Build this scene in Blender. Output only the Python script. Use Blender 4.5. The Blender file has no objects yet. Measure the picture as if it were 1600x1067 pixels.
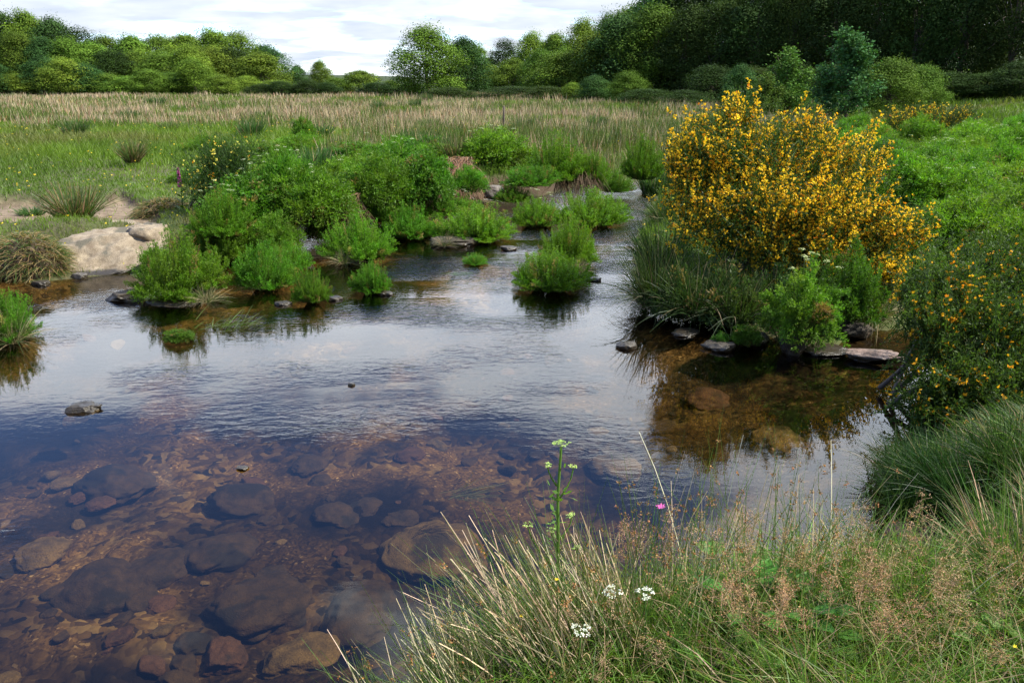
import bpy, math, random
import numpy as np
R = math.radians
def RA_(a): return np.asarray(a) * (math.pi / 180)
rng = np.random.default_rng(7)
random.seed(7)
scene = bpy.context.scene
COL = scene.collection

# ------------------------------------------------------------------ camera geometry
CAMZ = 2.0
FPX = 1280.0
PITCH = R(17.7)
cp, sp_ = math.cos(PITCH), math.sin(PITCH)

def ray(px, py):
    a = (px - 800.0) / FPX
    b = -(py - 533.5) / FPX
    # camera: right=+X, forward = (0,cp,-sp), up=(0,sp,cp)
    return np.array([a, cp + b * sp_, -sp_ + b * cp])

def P(px, py, z=0.0):
    d = ray(px, py)
    t = (z - CAMZ) / d[2]
    return np.array([d[0] * t, d[1] * t, z])

def Q(px, py, Y):
    d = ray(px, py)
    t = Y / d[1]
    return np.array([d[0] * t, Y, CAMZ + d[2] * t])

# ------------------------------------------------------------------ noise
def _hash(ix, iy, iz, seed):
    h = (ix * 374761393 + iy * 668265263 + iz * 2147483647 + seed * 974711) & 0xFFFFFFFF
    h = ((h ^ (h >> 13)) * 1274126177) & 0xFFFFFFFF
    h = (h ^ (h >> 16)) & 0xFFFF
    return h / 65535.0

def vnoise(p, seed=0):
    p = np.asarray(p, float)
    i = np.floor(p).astype(np.int64)
    f = p - i
    f = f * f * (3 - 2 * f)
    r = 0
    for dx in (0, 1):
        wx = f[:, 0] if dx else 1 - f[:, 0]
        for dy in (0, 1):
            wy = f[:, 1] if dy else 1 - f[:, 1]
            for dz in (0, 1):
                wz = f[:, 2] if dz else 1 - f[:, 2]
                r = r + wx * wy * wz * _hash(i[:, 0] + dx, i[:, 1] + dy, i[:, 2] + dz, seed)
    return r

def fbm(p, seed=0, oct=4):
    s = 0; a = 1.0; t = 0
    p = np.asarray(p, float)
    for k in range(oct):
        s = s + a * vnoise(p * (2.03 ** k) + 17.3 * k, seed + k)
        t += a; a *= 0.5
    return s / t

def fbm2(x, y, sc, seed=0, oct=4):
    return fbm(np.stack([x * sc, y * sc, np.zeros_like(x)], 1), seed, oct)

def sstep(a, b, x):
    t = np.clip((x - a) / (b - a), 0, 1)
    return t * t * (3 - 2 * t)

def nrm(v):
    return v / (np.linalg.norm(v, axis=-1, keepdims=True) + 1e-9)

# ------------------------------------------------------------------ mesh builder
class MB:
    def __init__(s):
        s.V = []; s.F = []; s.C = []; s.n = 0
    def add(s, v, f, c):
        v = np.asarray(v, float).reshape(-1, 3)
        f = np.asarray(f, np.int64)
        c = np.asarray(c, float)
        if c.ndim == 1:
            c = np.broadcast_to(c, (len(v), 3))
        s.V.append(v); s.F.append(f + s.n); s.C.append(c); s.n += len(v)
    def mesh(s, name, mat, smooth=False):
        me = bpy.data.meshes.new(name)
        if not s.V:
            return me
        V = np.concatenate(s.V); C = np.concatenate(s.C)
        me.vertices.add(len(V)); me.vertices.foreach_set('co', V.astype(np.float32).ravel())
        li = []; ls = []; tot = 0
        for f in s.F:
            k = f.shape[1]
            li.append(f.ravel()); ls.append(tot + np.arange(len(f)) * k); tot += f.size
        li = np.concatenate(li); ls = np.concatenate(ls)
        me.loops.add(len(li)); me.loops.foreach_set('vertex_index', li.astype(np.int32))
        me.polygons.add(len(ls)); me.polygons.foreach_set('loop_start', ls.astype(np.int32))
        at = me.attributes.new('Col', 'FLOAT_COLOR', 'POINT')
        rgba = np.ones((len(V), 4), np.float32); rgba[:, :3] = C
        at.data.foreach_set('color', rgba.ravel())
        if smooth:
            me.polygons.foreach_set('use_smooth', np.ones(len(ls), bool))
        me.materials.append(mat)
        me.update(calc_edges=True)
        return me

def vcol(base, n, j=0.15, hue=0.06):
    base = np.asarray(base, float)
    v = 1 + j * rng.standard_normal((n, 1))
    h = 1 + hue * rng.standard_normal((n, 3))
    return np.clip(base * v * h, 0.003, 1)

def mixc(a, b, t):
    t = np.asarray(t)[:, None]
    return np.asarray(a) * (1 - t) + np.asarray(b) * t

def rep(c, k):
    return np.repeat(c, k, axis=0)

def ribbons(mb, p0, d, L, w, bend, seg, col, tip=0.12, side=None, bow=None):
    """tapered blades: p0 (N,3), d (N,3), L (N), w (N), bend (N)"""
    n = len(p0)
    L = np.broadcast_to(L, (n,)); w = np.broadcast_to(w, (n,)); bend = np.broadcast_to(bend, (n,))
    d = nrm(d)
    if side is None:
        side = nrm(np.cross(d, rng.standard_normal((n, 3))))
    t = np.linspace(0, 1, seg + 1)
    out = d.copy(); out[:, 2] = 0; out = nrm(out)
    pts = p0[:, None] + d[:, None] * (L[:, None] * t)[..., None]
    b = (bend * L)[:, None] * t ** 2
    pts = pts + out[:, None] * (b * 0.5)[..., None]
    pts[..., 2] -= b * 0.75
    ww = w[:, None] * (tip + (1 - tip) * (1 - t) ** 0.7) * 0.5
    a = pts - side[:, None] * ww[..., None]
    c = pts + side[:, None] * ww[..., None]
    V = np.stack([a, c], 2).reshape(-1, 3)
    base = np.arange(n)[:, None] * 2 * (seg + 1)
    k = np.arange(seg)[None] * 2 + base
    F = np.stack([k, k + 1, k + 3, k + 2], -1).reshape(-1, 4)
    mb.add(V, F, rep(np.broadcast_to(col, (n, 3)), 2 * (seg + 1)))
    return pts

def rhombs(mb, c, u, v, ln, wd, col, fold=0.0):
    n = len(c)
    ln = np.broadcast_to(ln, (n,))[:, None]; wd = np.broadcast_to(wd, (n,))[:, None]
    u = nrm(u); v = nrm(v)
    V = np.stack([c, c + u * ln * 0.45 + v * wd * 0.5, c + u * ln, c + u * ln * 0.45 - v * wd * 0.5], 1)
    F = np.arange(n * 4).reshape(n, 4)
    mb.add(V, F, rep(np.broadcast_to(col, (n, 3)), 4))

def tubes(mb, pts, rad, sides, col):
    """pts (N,K,3), rad (N,K)"""
    n, k, _ = pts.shape
    rad = np.broadcast_to(rad, (n, k))
    tan = np.gradient(pts, axis=1) if k > 1 else pts
    tan = nrm(tan)
    ref = np.where(np.abs(tan[..., 2:3]) > 0.9, np.array([1., 0, 0]), np.array([0., 0, 1]))
    x = nrm(np.cross(tan, ref)); y = np.cross(tan, x)
    a = np.arange(sides) * 2 * math.pi / sides
    ring = pts[:, :, None] + (x[:, :, None] * np.cos(a)[:, None] + y[:, :, None] * np.sin(a)[:, None]) * rad[:, :, None, None]
    V = ring.reshape(-1, 3)
    idx = np.arange(n * k * sides).reshape(n, k, sides)
    nx = np.roll(idx, -1, 2)
    F = np.stack([idx[:, :-1], nx[:, :-1], nx[:, 1:], idx[:, 1:]], -1).reshape(-1, 4)
    mb.add(V, F, rep(np.broadcast_to(col, (n, 3)), k * sides))

def bez(p0, p1, p2, k):
    t = np.linspace(0, 1, k)[None, :, None]
    return p0[:, None] * (1 - t) ** 2 + 2 * p1[:, None] * t * (1 - t) + p2[:, None] * t ** 2

# ------------------------------------------------------------------ objects
def tag(o, label, cat, group=None, kind=None):
    if label: o['label'] = label
    if cat: o['category'] = cat
    if group: o['group'] = group
    if kind: o['kind'] = kind
    return o

def link(name, me, parent=None):
    o = bpy.data.objects.new(name, me); COL.objects.link(o)
    if parent: o.parent = parent
    return o

def thing(name, label, cat, loc, parts, rot=0.0, scale=(1, 1, 1), group=None):
    """parts: list of (part_name, mesh[, kind])"""
    e = bpy.data.objects.new(name, None); COL.objects.link(e)
    e.empty_display_size = 0.1
    e.location = tuple(float(v) for v in loc); e.rotation_euler = (0, 0, rot); e.scale = scale
    tag(e, label, cat, group)
    for p in parts:
        if not len(p[1].polygons): continue
        c = link(p[0], p[1], e)
        if len(p) > 2 and p[2]: c['kind'] = p[2]
    return e

# ------------------------------------------------------------------ materials
def newmat(name):
    m = bpy.data.materials.new(name); m.use_nodes = True
    nt = m.node_tree; nt.nodes.clear()
    return m, nt, nt.nodes.new, nt.links.new

def leaf_mat(name, trans=0.4, rough=0.55, spec=0.25, jitter=0.18):
    m, nt, N, Lk = newmat(name)
    out = N('ShaderNodeOutputMaterial')
    at = N('ShaderNodeAttribute'); at.attribute_name = 'Col'
    oi = N('ShaderNodeObjectInfo')
    mr = N('ShaderNodeMapRange'); mr.inputs[3].default_value = 1 - jitter; mr.inputs[4].default_value = 1 + jitter
    Lk(oi.outputs['Random'], mr.inputs[0])
    hs = N('ShaderNodeHueSaturation'); Lk(at.outputs['Color'], hs.inputs['Color']); Lk(mr.outputs[0], hs.inputs['Value'])
    mh = N('ShaderNodeMapRange'); mh.inputs[3].default_value = 0.485; mh.inputs[4].default_value = 0.515
    ml = N('ShaderNodeMath'); ml.operation = 'FRACT'; mm = N('ShaderNodeMath'); mm.operation = 'MULTIPLY'; mm.inputs[1].default_value = 7.31
    Lk(oi.outputs['Random'], mm.inputs[0]); Lk(mm.outputs[0], ml.inputs[0]); Lk(ml.outputs[0], mh.inputs[0]); Lk(mh.outputs[0], hs.inputs['Hue'])
    pr = N('ShaderNodeBsdfPrincipled'); pr.inputs['Roughness'].default_value = rough
    pr.inputs['Specular IOR Level'].default_value = spec
    tr = N('ShaderNodeBsdfTranslucent')
    tc = N('ShaderNodeMix'); tc.data_type = 'RGBA'; tc.blend_type = 'MULTIPLY'; tc.inputs[0].default_value = 1
    tc.inputs[7].default_value = (1.25, 1.35, 0.6, 1)
    Lk(hs.outputs[0], tc.inputs[6]); Lk(tc.outputs[2], tr.inputs[0])
    Lk(hs.outputs[0], pr.inputs['Base Color'])
    mx = N('ShaderNodeMixShader'); mx.inputs[0].default_value = trans
    Lk(pr.outputs[0], mx.inputs[1]); Lk(tr.outputs[0], mx.inputs[2]); Lk(mx.outputs[0], out.inputs[0])
    return m

M_LEAF = leaf_mat('leaf', 0.42)
M_TREE = leaf_mat('tree_leaf', 0.18, 0.75, 0.06, 0.2)
M_GRASS = leaf_mat('grass_blade', 0.35, 0.5, 0.3, 0.1)
M_STRAW = leaf_mat('straw', 0.15, 0.6, 0.2, 0.08)
M_FLOWER = leaf_mat('petal', 0.3, 0.6, 0.1, 0.05)

def bark_mat():
    m, nt, N, Lk = newmat('bark')
    out = N('ShaderNodeOutputMaterial'); pr = N('ShaderNodeBsdfPrincipled'); pr.inputs['Roughness'].default_value = 0.9
    no = N('ShaderNodeTexNoise'); no.inputs['Scale'].default_value = 14; no.inputs['Detail'].default_value = 6
    tc = N('ShaderNodeTexCoord'); mp = N('ShaderNodeMapping'); mp.inputs['Scale'].default_value = (3, 3, 0.6)
    Lk(tc.outputs['Object'], mp.inputs[0]); Lk(mp.outputs[0], no.inputs[0])
    cr = N('ShaderNodeValToRGB'); cr.color_ramp.elements[0].color = (0.03, 0.022, 0.015, 1); cr.color_ramp.elements[1].color = (0.16, 0.13, 0.1, 1)
    Lk(no.outputs[0], cr.inputs[0]); Lk(cr.outputs[0], pr.inputs['Base Color'])
    bp = N('ShaderNodeBump'); bp.inputs['Distance'].default_value = 0.02; Lk(no.outputs[0], bp.inputs['Height']); Lk(bp.outputs[0], pr.inputs['Normal'])
    Lk(pr.outputs[0], out.inputs[0])
    return m
M_BARK = bark_mat()

def rock_mat(name, c1, c2, c3, wet=True, scale=9.0, speck=0.5):
    """granite: c1/c2 body colours, c3 lichen/algae patches; wet dark band where the stone meets the water"""
    m, nt, N, Lk = newmat(name)
    out = N('ShaderNodeOutputMaterial'); pr = N('ShaderNodeBsdfPrincipled'); pr.inputs['Roughness'].default_value = 0.85
    g = N('ShaderNodeNewGeometry')
    n1 = N('ShaderNodeTexNoise'); n1.inputs['Scale'].default_value = scale; n1.inputs['Detail'].default_value = 8; n1.inputs['Roughness'].default_value = 0.65
    n2 = N('ShaderNodeTexNoise'); n2.inputs['Scale'].default_value = scale * 0.45; n2.inputs['Detail'].default_value = 5
    n3 = N('ShaderNodeTexNoise'); n3.inputs['Scale'].default_value = scale * 14; n3.inputs['Detail'].default_value = 3
    for n in (n1, n2, n3): Lk(g.outputs['Position'], n.inputs[0])
    r1 = N('ShaderNodeValToRGB'); r1.color_ramp.elements[0].position = 0.35; r1.color_ramp.elements[1].position = 0.65
    r1.color_ramp.elements[0].color = (*c1, 1); r1.color_ramp.elements[1].color = (*c2, 1)
    Lk(n1.outputs[0], r1.inputs[0])
    r2 = N('ShaderNodeValToRGB'); r2.color_ramp.elements[0].position = 0.55; r2.color_ramp.elements[1].position = 0.63
    Lk(n2.outputs[0], r2.inputs[0])
    mx = N('ShaderNodeMix'); mx.data_type = 'RGBA'; Lk(r2.outputs[0], mx.inputs[0]); Lk(r1.outputs[0], mx.inputs[6]); mx.inputs[7].default_value = (*c3, 1)
    r3 = N('ShaderNodeValToRGB'); r3.color_ramp.elements[0].position = 0.3; r3.color_ramp.elements[1].position = 0.7
    r3.color_ramp.elements[0].color = (1 - speck,) * 3 + (1,); r3.color_ramp.elements[1].color = (1, 1, 1, 1)
    Lk(n3.outputs[0], r3.inputs[0])
    m2 = N('ShaderNodeMix'); m2.data_type = 'RGBA'; m2.blend_type = 'MULTIPLY'; m2.inputs[0].default_value = 1
    Lk(mx.outputs[2], m2.inputs[6]); Lk(r3.outputs[0], m2.inputs[7])
    last = m2.outputs[2]
    if wet:
        sx = N('ShaderNodeSeparateXYZ'); Lk(g.outputs['Position'], sx.inputs[0])
        ad = N('ShaderNodeMath'); ad.operation = 'MULTIPLY_ADD'; ad.inputs[1].default_value = -0.05; Lk(n1.outputs[0], ad.inputs[0]); Lk(sx.outputs['Z'], ad.inputs[2])
        mr = N('ShaderNodeMapRange'); mr.inputs[1].default_value = 0.005; mr.inputs[2].default_value = 0.03; Lk(ad.outputs[0], mr.inputs[0])
        m3 = N('ShaderNodeMix'); m3.data_type = 'RGBA'; Lk(mr.outputs[0], m3.inputs[0])
        m3.inputs[6].default_value = (0.035, 0.028, 0.018, 1); Lk(last, m3.inputs[7]); last = m3.outputs[2]
        m4 = N('ShaderNodeMapRange'); m4.inputs[3].default_value = 0.3; m4.inputs[4].default_value = 0.85; Lk(mr.outputs[0], m4.inputs[0]); Lk(m4.outputs[0], pr.inputs['Roughness'])
    Lk(last, pr.inputs['Base Color'])
    bp = N('ShaderNodeBump'); bp.inputs['Distance'].default_value = 0.015; bp.inputs['Strength'].default_value = 0.7
    Lk(n1.outputs[0], bp.inputs['Height'])
    b2 = N('ShaderNodeBump'); b2.inputs['Distance'].default_value = 0.004; Lk(n3.outputs[0], b2.inputs['Height']); Lk(bp.outputs[0], b2.inputs['Normal'])
    Lk(b2.outputs[0], pr.inputs['Normal'])
    Lk(pr.outputs[0], out.inputs[0])
    return m

M_PALE = rock_mat('pale_granite', (0.20, 0.15, 0.095), (0.38, 0.31, 0.215), (0.13, 0.115, 0.08))
M_GREY = rock_mat('grey_granite', (0.09, 0.08, 0.065), (0.24, 0.21, 0.18), (0.04, 0.045, 0.022))
M_DARK = rock_mat('dark_stone', (0.022, 0.018, 0.012), (0.085, 0.065, 0.042), (0.03, 0.035, 0.012))
M_SUBD = rock_mat('algae_stone', (0.018, 0.013, 0.008), (0.07, 0.046, 0.022), (0.01, 0.009, 0.006), wet=False, scale=12)
M_SUBT = rock_mat('tan_river_stone', (0.07, 0.052, 0.022), (0.2, 0.145, 0.062), (0.035, 0.03, 0.014), wet=False, scale=10)
M_SUBR = rock_mat('red_river_stone', (0.05, 0.026, 0.016), (0.12, 0.062, 0.035), (0.03, 0.02, 0.014), wet=False, scale=12)
M_PINK = rock_mat('pink_granite', (0.2, 0.13, 0.1), (0.36, 0.26, 0.22), (0.15, 0.1, 0.08), scale=14)

# ------------------------------------------------------------------ terrain
shore_px = [(-900, 428), (-300, 428), (0, 434), (60, 440), (150, 432), (208, 424), (222, 438), (300, 410), (400, 385), (455, 375),
            (478, 352), (540, 338), (640, 330), (690, 325), (760, 318), (850, 305), (900, 292), (950, 284), (1010, 281), (1090, 279), (1200, 276),
            (1200, 284), (1080, 288), (1032, 292), (1008, 330), (992, 370), (985, 420), (990, 462), (1030, 492), (1110, 512), (1180, 520), (1250, 538), (1310, 545),
            (1370, 520), (1450, 515), (1470, 560), (1440, 640), (1385, 700), (1375, 760), (1400, 830), (1430, 860), (1400, 885),
            (1230, 905), (1050, 930), (900, 970), (740, 1020), (620, 1090), (540, 1200), (430, 1500)]
shore = [P(x, y)[:2] for x, y in shore_px]
shore += [np.array([-3.0, 0.2]), np.array([-14, -3.0]), np.array([-60, -8.0]), np.array([-60, 9.0])]
shore = np.array(shore)

def polysd(x, y, poly):
    """positive outside"""
    n = len(poly); best = np.full(x.shape, 1e18); inside = np.zeros(x.shape, bool)
    for i in range(n):
        a = poly[i]; b = poly[(i + 1) % n]
        ex, ey = b - a
        wx, wy = x - a[0], y - a[1]
        t = np.clip((wx * ex + wy * ey) / (ex * ex + ey * ey + 1e-12), 0, 1)
        best = np.minimum(best, (wx - ex * t) ** 2 + (wy - ey * t) ** 2)
        c = ((a[1] > y) != (b[1] > y)) & (x < (b[0] - a[0]) * (y - a[1]) / (b[1] - a[1] + 1e-12) + a[0])
        inside ^= c
    d = np.sqrt(best)
    return np.where(inside, -d, d)

path_poly = np.array([P(x, y, 0.33)[:2] for x, y in [(-700, 322), (-200, 318), (0, 318), (60, 316), (130, 322), (170, 318), (188, 306), (206, 316), (250, 342), (240, 352), (190, 350), (90, 346), (20, 352), (-200, 362), (-700, 368)]])
mounds = []      # (x, y, radius, height) small roots-and-silt islands under plants in the river

def ground_h(x, y, small=True):
    sd = polysd(x, y, shore)
    sd = sd + (fbm2(x, y, 2.2, 3, 3) - 0.5) * 0.22 * sstep(30, 12, y)
    near = sstep(4.2, 3.2, y)                              # camera bank
    right = sstep(0.6, 1.6, x) * (1 - near)
    left_ledge = sstep(-3.6, -4.6, x) * sstep(7.5, 8.0, y)
    bh = 0.42 * (1 - near) * (1 - right) + near * 0.30 + right * (0.14 + 0.3 * sstep(0.5, 4.0, sd))
    bh = bh * (1 - left_ledge) + left_ledge * 0.42
    wd = 0.35 * (1 - near) + 0.55 * near + right * 0.3 + left_ledge * 0.9
    out = bh * sstep(0.0, 1.0, sd / wd)
    deep = 0.14 + 0.22 * sstep(7.5, 5.0, y)
    rx_ = sstep(0.2, 2.2, x)
    deep = deep * (1 - rx_) + rx_ * (0.16 + 0.1 * sstep(6, 4, y))
    ins = -deep * sstep(0, 1, -sd / 0.8) - 0.012
    h = np.where(sd > 0, out, ins)
    # path ledge, a little lower than the turf, with a torn edge
    pd = polysd(x, y, path_poly) + (fbm2(x, y, 3.0, 9, 3) - 0.5) * 0.25
    h = h - 0.13 * sstep(0.12, -0.08, pd) * (sd > 0)
    # undulation
    far = sstep(12, 40, np.hypot(x, y))
    h = h + (sd > 0.3) * (fbm2(x, y, 0.35, 21, 3) - 0.5) * (0.10 + 0.5 * far)
    h = h + (sd > 0.3) * (fbm2(x, y, 2.5, 5, 3) - 0.5) * 0.05
    # bed relief
    if small:
        h = h + (sd <= 0) * ((fbm2(x, y, 3.0, 31, 4) - 0.5) * 0.16 + (fbm2(x, y, 14.0, 33, 2) - 0.5) * 0.03) * sstep(0, -0.5, sd)
    for (mx, my, mr, mh) in mounds:
        h = np.maximum(h, mh - 0.5 * np.maximum(0, np.hypot(x - mx, y - my) - mr) ** 1.0 - 0.04 * (np.hypot(x - mx, y - my) / mr) ** 2)
    # gentle rise towards the woods
    h = h + 3.0 * sstep(95, 170, y) * sstep(-30, -80, x) + 9 * sstep(60, 160, y) * sstep(15, 60, x)
    h = h + 1.6 * sstep(14, 34, x) * sstep(10, 40, y)
    h = h + 0.6 * sstep(150, 500, np.hypot(x, y))
    return h, sd, pd

def gz(x, y):
    h, _, _ = ground_h(np.array([float(x)]), np.array([float(y)]), False)
    return float(h[0])

# ---- plant clump table (base x, base y, width px, top y, ground z, kind)
# filled further down; islands first so that the terrain knows them
RIVER_CLUMPS = [
    (285, 462, 150, 352, 'bright green feathery clump beside the yellow leaves, largest of those near the pale boulder'),
    (348, 405, 130, 318, 'bright green feathery clump behind the large clump right of the pale boulder'),
    (418, 448, 105, 366, 'rounded bright green clump with the small one at its right side'),
    (488, 470, 62, 414, 'small ragged green clump standing in the water at the right end of the left bunch'),
    (582, 455, 66, 402, 'small green clump in the water in front of the big round clump'),
    (560, 404, 112, 324, 'big round bright green clump alone in the shallow water'),
    (640, 370, 100, 312, 'low green clump between the big round clump and the long clump'),
    (745, 372, 135, 312, 'long domed green clump behind the flat brown rock'),
    (838, 352, 84, 300, 'green clump with white flower heads beside the long domed clump'),
    (888, 412, 96, 328, 'tall half of the paired green clumps beside the channel'),
    (858, 450, 128, 382, 'low front half of the paired green clumps beside the channel'),
    (925, 350, 120, 288, 'wide green clump at the end of the bank beside the back channel'),
    (742, 412, 44, 394, 'tiny green tuft in mid stream before the flat brown rock'),
    (2, 530, 110, 438, 'bright green clump cut off by the left edge of the photo'),
    (455, 420, 70, 372, 'dark green clump behind the rounded clump with the small one at its right'),
]
for (bx, by, w, ty, lb) in RIVER_CLUMPS:
    p = P(bx, by, 0.0)
    r = w * p[1] / FPX / 2
    mounds.append((p[0], p[1], r * 0.35, 0.03))
p = P(1245, 520); mounds.append((p[0], p[1], 0.2, 0.1))

th_f = np.linspace(R(-48), R(48), 760)
th_b = np.linspace(R(48), R(312), 90)[1:-1]
TH = np.concatenate([th_f, th_b])
RR = np.concatenate([[0.4, 0.8], 1.1 * 1.0125 ** np.arange(0, 530)])
TT, RA = np.meshgrid(TH, RR)
gx = (np.sin(TT) * RA).ravel(); gy = (np.cos(TT) * RA).ravel()
gh, gsd, gpd = ground_h(gx, gy)
nr, nt_ = RA.shape
V = np.stack([gx, gy, gh], 1)
V = np.vstack([V, [[0, 0, gz(0, 0)]]])
idx = np.arange(nr * nt_).reshape(nr, nt_)
nx = np.roll(idx, -1, 1)
Fq = np.stack([idx[:-1], nx[:-1], nx[1:], idx[1:]], -1).reshape(-1, 4)
cen = nr * nt_
Ft = np.stack([np.full(nt_, cen), nx[0], idx[0]], -1)
# soil colours: R = sand/earth path, G = river bed, B = woodland floor
mask = np.zeros((len(V), 3))
mask[:-1, 0] = sstep(0.05, -0.08, gpd) * (gsd > 0)
mask[:-1, 1] = sstep(0.03, -0.05, gsd)
mask[:-1, 2] = sstep(60, 90, np.hypot(gx, gy))
mb = MB(); mb.add(V, Fq, mask); mb.F.append(Ft)

def ground_mat():
    m, nt, N, Lk = newmat('ground')
    out = N('ShaderNodeOutputMaterial'); pr = N('ShaderNodeBsdfPrincipled'); pr.inputs['Roughness'].default_value = 0.92
    pr.inputs['Specular IOR Level'].default_value = 0.15
    at = N('ShaderNodeAttribute'); at.attribute_name = 'Col'
    s = N('ShaderNodeSeparateColor'); Lk(at.outputs['Color'], s.inputs[0])
    g = N('ShaderNodeNewGeometry')
    def noise(sc, det=5, rough=0.6):
        n = N('ShaderNodeTexNoise'); n.inputs['Scale'].default_value = sc; n.inputs['Detail'].default_value = det; n.inputs['Roughness'].default_value = rough
        Lk(g.outputs['Position'], n.inputs[0]); return n
    def ramp(src, stops):
        r = N('ShaderNodeValToRGB'); e = r.color_ramp.elements
        e[0].position = stops[0][0]; e[0].color = (*stops[0][1], 1); e[1].position = stops[1][0]; e[1].color = (*stops[1][1], 1)
        for q in stops[2:]:
            k = e.new(q[0]); k.color = (*q[1], 1)
        Lk(src, r.inputs[0]); return r
    def mix(f, a, b, mode='MIX'):
        x = N('ShaderNodeMix'); x.data_type = 'RGBA'; x.blend_type = mode
        if isinstance(f, float): x.inputs[0].default_value = f
        else: Lk(f, x.inputs[0])
        for s_, i in ((a, 6), (b, 7)):
            if isinstance(s_, tuple): x.inputs[i].default_value = (*s_, 1)
            else: Lk(s_, x.inputs[i])
        return x.outputs[2]
    nb = noise(1.1); nf = noise(9); ns = noise(60, 3)
    turf = ramp(nb.outputs[0], [(0.3, (0.035, 0.06, 0.014)), (0.7, (0.07, 0.11, 0.024)), (0.5, (0.075, 0.07, 0.035))])
    sand = ramp(nf.outputs[0], [(0.3, (0.09, 0.066, 0.042)), (0.7, (0.25, 0.19, 0.13))])
    # river bed: gravel of pebbles over ochre sand with dark algae patches
    vo = N('ShaderNodeTexVoronoi'); vo.inputs['Scale'].default_value = 22; vo.inputs['Randomness'].default_value = 1
    nd = noise(6, 3)
    ad = N('ShaderNodeVectorMath'); ad.operation = 'MULTIPLY_ADD'; Lk(nd.outputs[1], ad.inputs[0]); ad.inputs[1].default_value = (0.12,) * 3; Lk(g.outputs['Position'], ad.inputs[2])
    Lk(ad.outputs[0], vo.inputs['Vector'])
    v2 = N('ShaderNodeTexVoronoi'); v2.inputs['Scale'].default_value = 75; Lk(ad.outputs[0], v2.inputs['Vector'])
    sv = N('ShaderNodeSeparateColor'); Lk(vo.outputs['Color'], sv.inputs[0])
    peb = ramp(sv.outputs[0], [(0.0, (0.012, 0.01, 0.008)), (1.0, (0.24, 0.18, 0.085)), (0.5, (0.10, 0.066, 0.027)), (0.75, (0.17, 0.115, 0.045))])
    sv2 = N('ShaderNodeSeparateColor'); Lk(v2.outputs['Color'], sv2.inputs[0])
    gr = ramp(sv2.outputs[0], [(0.0, (0.06, 0.038, 0.016)), (0.96, (0.25, 0.165, 0.065)), (1.0, (0.6, 0.46, 0.26)), (0.6, (0.17, 0.11, 0.042))])
    nm = noise(2.1, 3); pm = ramp(nm.outputs[0], [(0.44, (0, 0, 0)), (0.54, (1, 1, 1))])
    bed = mix(pm.outputs[0], gr.outputs[0], peb.outputs[0])
    na = noise(1.25, 5, 0.55); am = ramp(na.outputs[0], [(0.44, (0, 0, 0)), (0.58, (0.94, 0.94, 0.94))])
    bed = mix(am.outputs[0], bed, (0.010, 0.009, 0.008))
    nq = noise(0.8, 4, 0.5); aq = ramp(nq.outputs[0], [(0.45, (0.25, 0.25, 0.25)), (0.62, (1, 1, 1))]); bed = mix(1.0, bed, aq.outputs[0], 'MULTIPLY')
    edge = ramp(vo.outputs['Distance'], [(0.0, (1, 1, 1)), (0.75, (0.55, 0.55, 0.55))])
    wood = ramp(nb.outputs[0], [(0.3, (0.02, 0.03, 0.01)), (0.7, (0.04, 0.06, 0.018))])
    c = mix(s.outputs[2], turf.outputs[0], wood.outputs[0])
    # steep faces of the bank are bare earth
    sn = N('ShaderNodeSeparateXYZ'); Lk(g.outputs['Normal'], sn.inputs[0])
    st = N('ShaderNodeMapRange'); st.inputs[1].default_value = 0.92; st.inputs[2].default_value = 0.75; Lk(sn.outputs['Z'], st.inputs[0])
    c = mix(st.outputs[0], c, (0.06, 0.042, 0.026))
    c = mix(s.outputs[0], c, sand.outputs[0])
    c = mix(s.outputs[1], c, bed)
    Lk(c, pr.inputs['Base Color'])
    hh = N('ShaderNodeMath'); hh.operation = 'MULTIPLY_ADD'; hh.inputs[1].default_value = -0.6; Lk(vo.outputs['Distance'], hh.inputs[0]); Lk(nf.outputs[0], hh.inputs[2])
    bp = N('ShaderNodeBump'); bp.inputs['Distance'].default_value = 0.02; bp.inputs['Strength'].default_value = 0.8
    Lk(hh.outputs[0], bp.inputs['Height']); Lk(bp.outputs[0], pr.inputs['Normal'])
    Lk(pr.outputs[0], out.inputs[0])
    return m

g_ob = link('ground', mb.mesh('ground', ground_mat(), True)); g_ob['kind'] = 'structure'

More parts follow.
